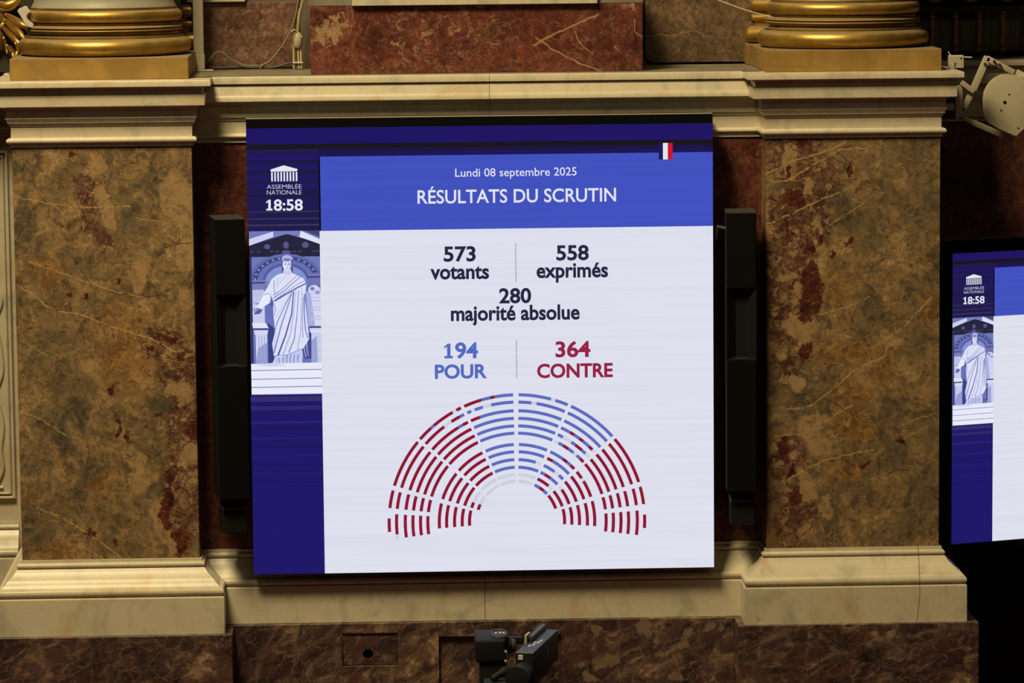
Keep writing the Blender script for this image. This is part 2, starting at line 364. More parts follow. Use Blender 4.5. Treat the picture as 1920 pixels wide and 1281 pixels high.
RVEIN = [(.0042, [(2.223, 4.896), (2.396, 4.975), (2.565, 5.019), (2.677, 5.069)]), (.0046, [(2.245, 4.854), (2.338, 4.852), (2.489, 4.944), (2.641, 5.027), (2.783, 5.037)]),
 (.0040, [(2.229, 4.609), (2.396, 4.683), (2.565, 4.759), (2.677, 4.797)]), (.0028, [(2.574, 4.596), (2.686, 4.667), (2.774, 4.72)]), (.0030, [(2.517, 4.092), (2.699, 4.138), (2.811, 4.189)]),
 (.0045, [(2.897, 3.944), (3.012, 4.018), (3.115, 4.133), (3.164, 4.184)]), (.0045, [(2.346, 3.551), (2.471, 3.568), (2.641, 3.694), (2.727, 3.775), (2.897, 3.849), (2.918, 3.916)]),
 (.0036, [(2.556, 3.472), (2.642, 3.538), (2.727, 3.573)]), (.0040, [(2.318, 3.128), (2.431, 3.203), (2.566, 3.26), (2.718, 3.291), (2.831, 3.314)]), (.0036, [(2.27, 3.399), (2.413, 3.406)]), (.0026, [(2.962, 3.438), (3.084, 3.488), (3.191, 3.517)]), (.0022, [(2.922, 4.906), (2.995, 4.95)])]
RDARK = [(.0030, [(2.631, 5.009), (2.701, 4.954), (2.689, 4.89)]), (.0026, [(2.383, 4.216), (2.429, 4.139), (2.474, 4.093)]), (.0030, [(2.902, 3.165), (2.963, 3.192), (3.039, 3.194)]), (.0026, [(2.596, 2.88), (2.602, 2.772)]), (.0030, [(2.865, 3.292), (2.859, 3.169)]), (.0026, [(3.055, 2.966), (3.117, 2.872)]), (.002, [(2.52, 3.634), (2.779, 3.477), (2.901, 3.353)])]
MLEFT = pilaster_marble('brown_breccia_marble', 1.3, -.38, LVEIN, LDARK,
 [(-1.093, 3.808, 0.144, 0.165), (-1.068, 3.534, 0.12, 0.15), (-1.09, 3.199, 0.12, 0.27), (-1.596, 4.811, 0.054, 0.21), (-1.512, 4.57, 0.066, 0.09), (-1.096, 2.893, 0.09, 0.15), (-1.209, 3.992, 0.135, 0.09)],
 [(-1.186, 3.047, 0.033, 0.09), (-1.2, 2.971, 0.027, 0.054), (-1.129, 2.887, 0.045, 0.027), (-1.109, 2.847, 0.033, 0.072), (-1.119, 2.786, 0.024, 0.042), (-1.024, 3.488, 0.039, 0.078), (-1.174, 3.2, 0.018, 0.066), (-1.268, 3.941, 0.024, 0.018), (-1.239, 3.567, 0.027, 0.018), (-1.491, 3.723, 0.021, 0.03), (-1.448, 3.509, 0.012, 0.048), (-1.401, 3.442, 0.015, 0.027), (-1.618, 2.895, 0.03, 0.015), (-1.486, 2.844, 0.018, 0.024), (-1.674, 5.052, 0.021, 0.021), (-1.155, 4.0, 0.042, 0.03), (-1.442, 4.343, 0.018, 0.021), (-1.629, 4.261, 0.018, 0.024), (-1.713, 4.265, 0.015, 0.015), (-1.093, 3.823, 0.018, 0.015)],
 [(-1.707, 4.887, 0.096, 0.096), (-1.649, 4.451, 0.12, 0.066), (-1.917, 3.85, 0.066, 0.072), (-1.759, 3.833, 0.054, 0.036), (-1.809, 4.0, 0.18, 0.09), (-1.864, 3.561, 0.09, 0.09), (-1.402, 4.809, 0.03, 0.072), (-1.887, 4.484, 0.042, 0.054), (-1.345, 4.658, 0.12, 0.09), (-1.725, 3.741, 0.12, 0.06), (-1.384, 2.821, 0.06, 0.054), (-1.925, 2.921, 0.06, 0.054), (-1.531, 3.007, 0.066, 0.042)],
 [(-1.562, 4.99, 0.066, 0.042), (-1.507, 4.765, 0.042, 0.114), (-1.479, 4.704, 0.036, 0.075), (-1.089, 4.79, 0.09, 0.15), (-1.306, 4.416, 0.048, 0.096), (-1.055, 4.232, 0.06, 0.084), (-1.11, 3.702, 0.054, 0.06), (-1.057, 3.351, 0.066, 0.054), (-1.23, 2.987, 0.042, 0.135), (-1.321, 3.233, 0.036, 0.12), (-1.166, 2.848, 0.03, 0.09), (-1.064, 4.503, 0.048, 0.09), (-1.352, 4.326, 0.042, 0.03)],
 [(-1.271, 3.902, 0.042, 0.09), (-1.95, 3.105, 0.066, 0.036), (-1.792, 2.812, 0.12, 0.066), (-1.572, 3.191, 0.075, 0.054), (-1.39, 3.964, 0.18, 0.27), (-1.134, 3.261, 0.03, 0.06), (-1.829, 4.393, 0.09, 0.09)])
MRIGHT = pilaster_marble('brown_breccia_marble_reddish', 7.7, .50, RVEIN, RDARK,
 [(2.384, 4.973, 0.18, 0.15), (2.414, 4.61, 0.186, 0.24), (2.323, 4.308, 0.135, 0.27), (2.322, 4.064, 0.114, 0.15), (2.337, 3.269, 0.12, 0.135), (2.382, 2.93, 0.135, 0.18), (2.55, 4.88, 0.09, 0.12), (2.322, 3.79, 0.09, 0.09)],
 [(2.368, 4.761, 0.051, 0.057), (2.435, 5.068, 0.036, 0.027), (2.356, 4.919, 0.015, 0.039), (2.486, 4.351, 0.042, 0.054), (2.48, 4.23, 0.06, 0.15), (2.45, 4.124, 0.042, 0.09), (2.335, 4.58, 0.015, 0.066), (2.535, 4.511, 0.018, 0.027), (2.465, 4.473, 0.03, 0.042), (2.322, 3.331, 0.027, 0.084), (2.358, 3.192, 0.024, 0.042), (2.686, 4.5, 0.018, 0.027), (2.435, 3.88, 0.027, 0.042), (2.474, 3.91, 0.018, 0.036), (2.382, 3.053, 0.042, 0.048), (2.595, 4.426, 0.012, 0.03), (2.686, 4.909, 0.015, 0.042), (2.987, 3.367, 0.024, 0.015), (2.785, 3.238, 0.018, 0.012)],
 [(2.922, 5.011, 0.075, 0.096), (3.11, 4.873, 0.084, 0.06), (2.838, 4.468, 0.096, 0.042), (2.898, 4.643, 0.042, 0.024), (2.747, 4.605, 0.105, 0.084), (3.156, 4.57, 0.054, 0.09), (2.839, 4.057, 0.135, 0.075), (3.065, 4.662, 0.09, 0.12), (2.932, 3.245, 0.12, 0.075), (3.061, 3.074, 0.042, 0.042), (2.994, 2.828, 0.135, 0.12), (3.098, 3.901, 0.075, 0.09), (2.565, 3.566, 0.066, 0.03), (3.13, 3.442, 0.075, 0.066), (3.146, 3.103, 0.066, 0.18)],
 [(2.353, 4.973, 0.048, 0.084), (2.465, 4.836, 0.027, 0.036), (2.398, 4.231, 0.027, 0.078), (2.323, 4.314, 0.054, 0.027), (2.52, 4.451, 0.027, 0.036), (2.474, 3.467, 0.096, 0.066), (2.535, 3.358, 0.054, 0.078), (2.377, 3.713, 0.03, 0.042), (2.443, 3.129, 0.048, 0.09), (2.55, 2.989, 0.036, 0.09), (2.413, 4.033, 0.12, 0.048), (2.444, 3.941, 0.042, 0.042), (2.308, 4.762, 0.03, 0.036), (2.52, 4.608, 0.027, 0.048)],
 [(2.641, 4.228, 0.084, 0.105), (2.718, 3.448, 0.135, 0.105), (2.87, 3.782, 0.09, 0.105), (2.321, 2.838, 0.12, 0.09), (2.688, 3.202, 0.105, 0.075), (3.143, 4.084, 0.054, 0.09), (2.687, 3.877, 0.18, 0.09), (2.718, 3.632, 0.12, 0.09), (2.382, 2.884, 0.12, 0.12)])
RED = red_marble('deep_red_marble', c3(.052, .014, .011), c3(.105, .031, .022), c3(.24, .14, .085), .60, 3.1, .9)
REDBLOCK = red_marble('red_marble_with_cream_veins', c3(.070, .020, .014), c3(.125, .036, .025), c3(.34, .215, .12), .575, 0.0, .8,
 [(.006, [(0.931, 5.618), (1.038, 5.677), (1.161, 5.728), (1.299, 5.787)]), (.004, [(0.947, 5.663), (1.053, 5.586), (1.19, 5.514), (1.342, 5.458)]), (.003, [(1.176, 5.691), (1.191, 5.63), (1.267, 5.568)]), (.003, [(1.513, 5.763), (1.512, 5.687), (1.558, 5.656)])],
 [(-0.241, 5.691, 0.078, 0.066), (-0.164, 5.766, 0.054, 0.042), (-0.272, 5.676, 0.042, 0.03), (0.153, 5.641, 0.048, 0.021), (0.322, 5.7, 0.03, 0.018), (1.498, 5.815, 0.027, 0.018)])
BROWNRED = red_marble('brown_red_marble', c3(.072, .036, .025), c3(.125, .062, .043), c3(.25, .165, .105), .545, 9.0, 1.1)
BROWNGREY = red_marble('grey_brown_marble', c3(.085, .052, .031), c3(.128, .082, .049), c3(.24, .165, .095), .60, 5.0, .9, [(.003, [(1.609, 5.635), (1.783, 5.64), (1.909, 5.663), (2.004, 5.625)])])
DARKRED = red_marble('dark_red_marble', c3(.10, .034, .030), c3(.18, .064, .052), c3(.30, .17, .12), .64, 12.0, .8)
DADO = [dado_marble('purple_brown_marble', .0, .35, .61), dado_marble('purple_brown_marble_streaked', 3.7, .75, .565),
        dado_marble('purple_brown_marble_flecked', 8.1, .5, .60, [(1.525, 2.283, 0.051, 0.048), (1.777, 2.248, 0.033, 0.027), (1.894, 2.286, 0.033, 0.036), (1.648, 2.291, 0.018, 0.015), (1.315, 2.094, 0.078, 0.042), (0.962, 2.006, 0.066, 0.06), (1.755, 2.174, 0.033, 0.021), (1.255, 2.282, 0.024, 0.03), (1.977, 2.27, 0.021, 0.024), (1.798, 2.076, 0.015, 0.012), (1.222, 1.996, 0.042, 0.03), (1.699, 2.0, 0.048, 0.03), (1.162, 2.065, 0.018, 0.012)]),
        dado_marble('purple_brown_marble_dark', 14.2, .3, .63), dado_marble('purple_brown_marble_recess', 21.0, .8, .62)]
GOLD = gilt('old_gilding', (.56, .335, .075), .40, .80)
GOLDFLAT = gilt('matt_gold_paint', (.38, .228, .058), .58, .30)
COLSTONE = plain('grey_column_stone', (.30, .28, .21), .45)
BLACK = plain('black_plastic', (.005, .005, .005), .65, 0, .25)
BLACKCLOTH = plain('black_grille_cloth', (.0035, .0035, .0035), .9, 0, .1)
DARKGREY = plain('dark_grey_metal', (.040, .040, .038), .6, 0, .3)
CREAM = plain('cream_painted_metal', (.46, .41, .29), .5)
BEIGE = plain('beige_plastic', (.42, .36, .24), .5)
GREYWIRE = plain('grey_wire', (.20, .17, .12), .6)
DARKWIRE = plain('dark_wire', (.06, .055, .045), .6)
YELLOWWIRE = plain('yellowed_cable', (.50, .40, .20), .5)
BRONZE = plain('dark_bronze', (.42, .19, .10), .4, .2)
DARKVOID = plain('dark_paint_and_shade', (.010, .009, .008), .8, 0, .2)  # dark rails and linings, and shade painted into the gap and opening
GREENBLACK = plain('dark_green_cloth', (.20, .175, .10), .9, 0, .2)
BLUEGREY = plain('blue_grey_metal', (.018, .028, .042), .5, 0, .4)
WHITEPAINT = plain('white_plastic', (.50, .47, .40), .5)
FLOORM = plain('red_carpet', (.10, .03, .03), .95)

# ---------------------------------------------------------------- the setting
ZL, ZB, ZD = 5.465, 2.337, 2.337                            # ledge top, bottom of the base mouldings = top of the dado
CORN = [(0.0, 5.095), (.010, 5.097), (.010, 5.113)] + bead(.010, 5.113, 5.147, .020) + [(.004, 5.149), (.004, 5.212), (.012, 5.216), (.012, 5.226), (.020, 5.228), (.022, 5.240), (.032, 5.256), (.026, 5.268), (.026, 5.300), (.034, 5.316), (.072, 5.322), (.080, 5.325), (.080, 5.386), (.066, 5.388), (.066, 5.402), (.074, 5.420), (.100, 5.430), (.115, 5.433), (.115, 5.460), (.112, ZL)]
CORNM = [(0.0, 5.089), (.010, 5.091), (.010, 5.113)] + bead(.010, 5.113, 5.141, .018) + [(.004, 5.143), (.004, 5.214), (.012, 5.218), (.012, 5.230), (.022, 5.234), (.026, 5.250), (.026, 5.262), (.026, 5.300), (.036, 5.316), (.076, 5.322), (.084, 5.327), (.084, 5.348), (.078, 5.356), (.075, 5.365), (.068, 5.390), (.062, 5.414), (.055, 5.418), (.055, 5.424), (.074, 5.426), (.074, 5.460), (.071, ZL)]
BASE = [(.140, 2.543), (.137, 2.550)] + bead(.118, 2.553, 2.600, .022) + [(.112, 2.604), (.108, 2.612), (.092, 2.625), (.082, 2.640), (.070, 2.650), (.058, 2.662), (.044, 2.676), (.036, 2.690), (.030, 2.699)] + bead(.014, 2.703, 2.733, .016) + [(.013, 2.737), (.013, 2.750), (0.0, 2.751)]
PLINTH = [(.140, ZB), (.140, 2.543)]

boxo('floor', FLOORM, None, -9, 9, -24, 4, -.1, 0, bev=0)
tag(bpy.data.objects['floor'], 'dark red carpeted floor of the chamber', kind='structure')

wc = thing('wall_center', 'deep red marble wall behind the large screen', loc=(.6, 0, 0), kind='structure')
boxo('marble_panel', RED, wc, -2.013, 3.210, .0, .9, ZB, 5.44)
boxo('ledge_slab', DUSTY, wc, -2.013, 3.210, .0, .9, 5.44, ZL, bev=0)

t1 = thing('trim_1', 'cream marble cornice running between the two pilasters', loc=(.6, 0, 5.09), kind='structure')
XJ = 0.67
obj('cornice_block', run(BM(), CORNM, -1.01, XJ-.0012, 0, .001), WHITE, t1, 40)
obj('cornice_block', run(BM(), CORNM, XJ+.0012, 2.222, 0, .001), WHITE, t1, 40)
t2 = thing('trim_2', 'cream marble base moulding under the large screen', loc=(.6, 0, ZB), kind='structure')
XK = 0.614
for a, b in ((-1.01, XK-.0012), (XK+.0012, 2.222)):
    obj('base_moulding', run(BM(), BASE, a, b, 0, .001), WHITE, t2, 40)
    obj('base_block', box(BM(), a, b, -.140, .001, ZB, 2.543, .002), WHITE, t2)

# lower wall: marble slabs
wl = thing('wall_lower', 'purple brown marble dado below the pilasters and screen', loc=(.6, 0, 0), kind='structure')
def slab(m, x0, x1, y0, z0, z1, y1=.2): return boxo('marble_slab', DADO[m], wl, x0, x1, y0, y1, z0, z1, bev=.0018)
slab(0, -3.2, -.828, -.45, 0, ZD, 1.1)
slab(3, 2.043, 3.413, -.45, 0, ZD, 1.1)
xs = [-0.833, -0.208, 0.109, 0.345, 0.626, 1.046]
zp0, zp1 = 2.09, 2.28
zr = 2.252
slab(1, -.828, xs[1], -.18, 0, ZD)
slab(1, xs[1], xs[2], -.18, zp1, ZD); slab(1, xs[1], xs[2], -.18, 0, zp0)
slab(1, xs[2], xs[3], -.18, 0, ZD)
slab(2, xs[3], xs[4], -.18, zr, ZD); slab(2, xs[4], xs[5], -.18, zr, ZD)
slab(4, xs[3], xs[5], -.155, 0, zr)
slab(2, xs[5], 2.043, -.18, 0, ZD)
# inlaid plaque with a round hole
hx, hz = -0.062, 2.156
bm = BM(); ring = [(hx+.030*math.cos(2*math.pi*i/32), hz+.030*math.sin(2*math.pi*i/32)) for i in range(32)]
px0, px1 = xs[1]+.004, xs[2]-.004; pz0, pz1 = zp0+.004, zp1-.004
def rim(x, z):
    dx, dz = x-hx, z-hz; k = min(((px1 if dx > 0 else px0)-hx)/dx if abs(dx) > 1e-9 else 9e9, ((pz1 if dz > 0 else pz0)-hz)/dz if abs(dz) > 1e-9 else 9e9)
    return hx+dx*k, hz+dz*k
iv = [bm.verts.new((x, -.170, z)) for x, z in ring]; ib = [bm.verts.new((x, -.08, z)) for x, z in ring]; ov = [bm.verts.new((rim(x, z)[0], -.170, rim(x, z)[1])) for x, z in ring]
for i in range(32):
    j = (i+1) % 32; bm.faces.new((iv[i], iv[j], ov[j], ov[i])); bm.faces.new((iv[i], ib[i], ib[j], iv[j]))
bm.faces.new(ib)
for cx, cz in ((px0, pz0), (px1, pz0), (px1, pz1), (px0, pz1)):
    best = sorted(range(32), key=lambda i: (ov[i].co.x-cx)**2+(ov[i].co.z-cz)**2)[:2]
    a, b = ov[best[0]], ov[best[1]]
    e = bm.edges.get((a, b))
    if e and abs(a.co.x-b.co.x) > 1e-4 and abs(a.co.z-b.co.z) > 1e-4:
        c = bm.verts.new((cx, -.170, cz)); bm.faces.new((a, b, c))
PLAQ = dado_marble('grey_breccia_plaque', 31.0, .8, .60)
pl = obj('marble_plaque', bm, PLAQ, wl); pl['label'] = 'small inlaid plaque with a round black hole'
obj('hole_lining', lathe(BM(), [(.0295, 0), (.0295, .04)], 0, 0, 32, Matrix.Translation((hx, -.09, hz)) @ Matrix.Rotation(math.pi/2, 4, 'X')), DARKVOID, wl)

# wall above the ledge
YB = .9
wb = thing('wall_back', 'brown marble wall above the cornice ledge', loc=(.6, YB, ZL), kind='structure')
boxo('wall_face', plain('grey_brown_stone', (.115, .085, .058), .6), wb, -1.5, 2.7, YB, 1.3, ZL-.02, 8.0, bev=0)
a = [(-0.977, 5.688), (-0.419, 5.474)]
boxo('marble_panel', BROWNRED, wb, a[0][0]-.1, a[1][0], YB-.02, YB+.01, a[1][1]+.003, 5.858)
boxo('panel_trim', WHITE, wb, a[0][0]-.1, -0.733, YB-.05, YB+.01, 5.862, 6.05)
b = [(1.613, 5.659), (2.29, 5.463)]
r = .055; x0, x1, z0, z1 = b[0][0]+.012, b[1][0]+.12, ZL+.014, 7.0
out = [(x1, z0), (x1, z1), (x0, z1), (x0, z0+r)] + [(x0+r-r*math.cos(t*math.pi/12), z0+r-r*math.sin(t*math.pi/12)) for t in range(1, 7)]
obj('marble_panel', prism(BM(), out, YB-.025, YB-.004, .003), BROWNGREY, wb)
obj('panel_shadow_gap', prism(BM(), [(x+(-.008 if x < x0+r else 0), z+(-.013 if z < z0+r else 0)) for x, z in out], YB-.004, YB+.01), DARKVOID, wb)  # dark plate that paints the shadow line round the panel edge

# recessed bays either side
wlf = thing('wall_left', 'pale carved stone panelling left of the pilaster', loc=(-2.8, 1.1, 0), kind='structure')
boxo('wall_face', PALE, wlf, -3.6, -1.9, 1.1, 1.4, ZB, 5.465, bev=0)
for zz in ((5.03, 5.06), (2.80, 2.83)):
    pass
xr = -2.178
pz0, pz1 = 2.892, 4.987
boxo('panel_frame', PALE, wlf, xr-.006, xr+.008, 1.070, 1.101, pz0, pz1)
boxo('panel_frame', PALE, wlf, xr-.030, xr-.018, 1.080, 1.101, pz0+.025, pz1-.025)
boxo('panel_frame', PALE, wlf, -3.2, xr-.006, 1.070, 1.101, pz0, pz0+.014)
boxo('panel_frame', PALE, wlf, -3.2, xr-.030, 1.080, 1.101, pz0+.025, pz0+.037)
boxo('panel_frame', PALE, wlf, -3.2, xr-.006, 1.070, 1.101, pz1-.014, pz1)
boxo('panel_frame', PALE, wlf, -3.2, xr-.030, 1.080, 1.101, pz1-.037, pz1-.025)
for (p, r_) in [([(-2.282, 2.991), (-2.248, 3.071), (-2.258, 3.185), (-2.242, 3.33), (-2.264, 3.46)], 0.016), ([(-2.274, 3.557), (-2.237, 3.653), (-2.24, 3.782), (-2.259, 3.911)], 0.014), ([(-2.256, 4.007), (-2.229, 4.087), (-2.259, 4.168)], 0.012), ([(-2.289, 2.958), (-2.245, 2.958)], 0.01)]:
    obj('carved_leaf', tube(BM(), curve([(x, 1.095, z) for x, z in p], 6), r_), PALE, wlf, 60)
obj('base_moulding', run(BM(), BASE, -3.6, -2.156, 1.1, 1.2), PALE, wlf, 40)
obj('base_block', run(BM(), PLINTH, -3.6, -2.156, 1.1, 1.2), PALE, wlf)
obj('cornice_block', run(BM(), CORN, -3.6, -2.156, 1.1, 1.2), PALE, wlf, 40)

wr = thing('wall_right', 'dark red marble wall in the recess behind the smaller screen', loc=(4.5, 1.1, 0), kind='structure')
boxo('marble_panel', DARKRED, wr, 3.0, 6.5, 1.1, 1.4, 2.75, 5.465, bev=0)
obj('cornice_block', run(BM(), CORN, 3.353, 6.5, 1.1, 1.2), WHITE, wr, 40)
boxo('ledge_slab', DUSTY, wr, 3.0, 6.5, 1.1, 2.6, 5.44, 5.4651, bev=0)
boxo('opening_shade', DARKVOID, wr, 3.0, 6.5, 1.1, 1.4, 0, 2.75, bev=0)  # flat near-black sheet stands in for the shade of an opening

# ---------------------------------------------------------------- pilasters
def pilaster(x0, x1, mat, bmat, label, outer):
    t = thing('pilaster', label, 'pilaster', ((x0+x1)/2, -.27, ZB))
    boxo('shaft', mat, t, x0, x1, -.27, -.0005, 2.7505, 5.096, bev=.003)
    a = (x0, x1, -.27, 1.095, -.0005, outer)
    obj('cornice', wrap(BM(), CORN, *a), WHITE, t, 40)
    obj('base_moulding', wrap(BM(), BASE, *a), bmat, t, 40)
    obj('base_block', wrap(BM(), PLINTH, *a), bmat, t)
    return t
pilaster(-2.014, -1.010, MLEFT, WHITE, 'brown breccia marble pilaster with pale veins falling towards the large screen', 'L')
pilaster(2.222, 3.211, MRIGHT, WHITE2, 'brown breccia marble pilaster with cracked cream base, between the two screens', 'R')

# ---------------------------------------------------------------- columns with gilded bases
def column(cx, cy, label):
    t = thing('column', label, 'column', (cx, cy, ZL))
    boxo('plinth', GOLDFLAT, t, cx-.5, cx+.5, cy-.5, cy+.36, ZL, 5.588, bev=.004)
    L = lambda n, p: obj(n, lathe(BM(), p, cx, cy, 96), GOLD, t, 40)
    L('lower_torus', [(.40, 5.588)] + [(.445+.050*math.sin(math.pi*i/14), 5.588+.101*(1-math.cos(math.pi*i/14))/2) for i in range(15)] + [(.40, 5.689)])
    L('scotia', [(.38, 5.689), (.452, 5.689), (.452, 5.699), (.432, 5.701), (.424, 5.708), (.424, 5.718), (.432, 5.722), (.444, 5.724)] + [(.436+.012*math.sin(math.pi*i/6), 5.726+.014*i/6) for i in range(7)] + [(.436+.012*math.sin(math.pi*i/6), 5.742+.014*i/6) for i in range(7)] + [(.430, 5.758), (.416, 5.764), (.418, 5.772), (.428, 5.775), (.38, 5.775)])
    L('upper_torus', [(.38, 5.775)] + [(.410+.034*math.sin(math.pi*i/12), 5.775+.074*(1-math.cos(math.pi*i/12))/2) for i in range(13)] + [(.418, 5.850), (.418, 5.862), (.38, 5.862)])
    obj('shaft', lathe(BM(), [(.412, 5.862), (.408, 5.875), (.400, 5.890), (.396, 5.915), (.394, 6.0), (.380, 8.0)], cx, cy, 64), COLSTONE, t, 40)
column(-1.523, .30, 'grey stone column on a gilded base beside the white conduit')
column(2.727, .30, 'grey stone column on a gilded base beside the dark balustrade')
# flat gilded pilasters against the wall behind the columns
def backpilaster(cx, hw, label):
    t = thing('gilded_pilaster', label, 'pilaster', (cx, YB, ZL))
    yf = YB-.16
    obj('plinth', box(BM(), cx-hw+.0, cx+hw-.0, yf, YB+.01, ZL, 5.588, .004), GOLDFLAT, t)
    obj('lower_torus', wrap(BM(), bead(-.05, 5.588, 5.689, .05, 12), cx-hw, cx+hw, yf, YB+.01), GOLD, t, 40)
    obj('scotia', wrap(BM(), [(-.055, 5.689), (-.055, 5.718)] + bead(-.050, 5.720, 5.758, .016, 8) + [(-.07, 5.760), (-.07, 5.775)], cx-hw, cx+hw, yf, YB+.01), GOLD, t, 40)
    obj('upper_torus', wrap(BM(), bead(-.068, 5.775, 5.850, .035, 10), cx-hw, cx+hw, yf, YB+.01), GOLD, t, 40)
    obj('shaft', box(BM(), cx-hw+.1, cx+hw-.1, yf+.1, YB+.01, 5.850, 8.0, .004), COLSTONE, t)
backpilaster(-1.523, .512, 'flat gilded pilaster base on the wall behind the column near the white conduit')
backpilaster(2.727, .512, 'flat gilded pilaster base on the wall behind the column near the balustrade')

# ---------------------------------------------------------------- red marble block on the ledge
rb = thing('marble_pedestal', 'long red marble pedestal block with cream veins on the ledge above the screen', 'pedestal', (.62, .5, ZL))
boxo('block', REDBLOCK, rb, *(-0.342, 1.558), .15, YB-.001, ZL, 5.852, bev=.003)
xa, xb, xc, xd = [-0.351, -0.102, 1.299, 1.562]
boxo('cap_slab', DUSTY, rb, xa, xb, .15, YB-.001, 5.853, 5.95, bev=.003)
boxo('cap_slab', DUSTY, rb, xc, xd, .15, YB-.001, 5.853, 5.95, bev=.003)
boxo('cap_slab', WHITE, rb, xb, xc, .12, YB-.001, 5.853, 6.0, bev=.003)

# ---------------------------------------------------------------- the screens
X0, Z0, SW, SH = -0.706, 2.6395, 2.6305, 2.5965
SB = 0.4046                                      # width of the side column
def flat(name, items, parent, base=0):
    """flat picture on the screen: items = (outline in screen metres, rgb, layer)"""
    bm = BM(); mats = []; 
    for pts_, rgb, lay in items:
        m = emit(rgb)
        if m not in mats: mats.append(m)
        vs = [bm.verts.new((x, -.0012-.0004*lay, z)) for x, z in pts_]
        try: f = bm.faces.new(vs)
        except ValueError: continue
        f.normal_update()
        if f.normal.y > 0: f.normal_flip()
        f.material_index = mats.index(m)
    me = bpy.data.meshes.new(name); bm.to_mesh(me); bm.free()
    for m in mats: me.materials.append(m)
    o = bpy.data.objects.new(name, me); COL.objects.link(o); o.parent = parent; return o
def rect(x0, z0, x1, z1): return [(x0, z0), (x1, z0), (x1, z1), (x0, z1)]
def stroke(a, w0, w1=None):
    """a tapering band along points"""
    w1 = w0 if w1 is None else w1; n = len(a); L, R_ = [], []
    for i, (x, z) in enumerate(a):
        x0, z0 = a[max(i-1, 0)]; x1, z1 = a[min(i+1, n-1)]; d = math.hypot(x1-x0, z1-z0) or 1; nx, nz = -(z1-z0)/d, (x1-x0)/d
        wd = (w0+(w1-w0)*i/(n-1))/2; L.append((x+nx*wd, z+nz*wd)); R_.append((x-nx*wd, z-nz*wd))
    return L + R_[::-1]
def ell(x, z, rx, rz, n=20, a0=0, a1=2*math.pi): return [(x+rx*math.cos(a0+(a1-a0)*i/n), z+rz*math.sin(a0+(a1-a0)*i/n)) for i in range(n)]
_cap = [None]
def glyphs(body, bold):
    c = bpy.data.curves.new('lettering', 'FONT'); c.body = body; c.size = 1.0; c.offset = bold; c.resolution_u = 4; c.fill_mode = 'FRONT'
    o = bpy.data.objects.new('lettering', c); COL.objects.link(o); bpy.context.view_layer.update()
    me = bpy.data.meshes.new_from_object(o.evaluated_get(bpy.context.evaluated_depsgraph_get())); bpy.data.objects.remove(o); return me
def lettering(body, xl, xr, base, cap, rgb, bold, parent):
    if _cap[0] is None: _cap[0] = max(v.co.y for v in glyphs('H', 0).vertices)
    me = glyphs(body, bold); me.name = 'lettering'
    a = min(v.co.x for v in me.vertices); b = max(v.co.x for v in me.vertices); kx = (xr-xl)/(b-a); kz = cap/_cap[0]
    for v in me.vertices: v.co = (xl+(v.co.x-a)*kx, -.006, base+v.co.y*kz)
    me.materials.clear(); me.materials.append(emit(rgb)); o = bpy.data.objects.new('lettering', me); COL.objects.link(o); o.parent = parent
    return o

def numeral_one(x0, x1, base, cap, rgb, parent):
    """a figure 1 with a flag and a foot"""
    w_ = x1-x0; s_ = .235*cap; c = x0+.56*w_; f = .17*cap
    p = [(x0+.06*w_, base), (x1, base), (x1, base+f), (c+s_/2, base+f), (c+s_/2, base+cap*1.02), (c-s_*.28, base+cap*1.02), (x0, base+.79*cap), (x0+.09*w_, base+.69*cap), (c-s_/2, base+.82*cap), (c-s_/2, base+f), (x0+.06*w_, base+f)]
    flat('lettering', [(p, rgb, 11)], parent)
WHT, NAVY, NAVYD, HEAD = (221, 223, 237), (33, 22, 98), (33, 27, 78), (66, 82, 190)
INK, BLU, REDC, GRY = (40, 40, 66), (82, 106, 192), (150, 34, 70), (205, 207, 222)
SRED, SBLU = (142, 24, 52), (94, 108, 190)

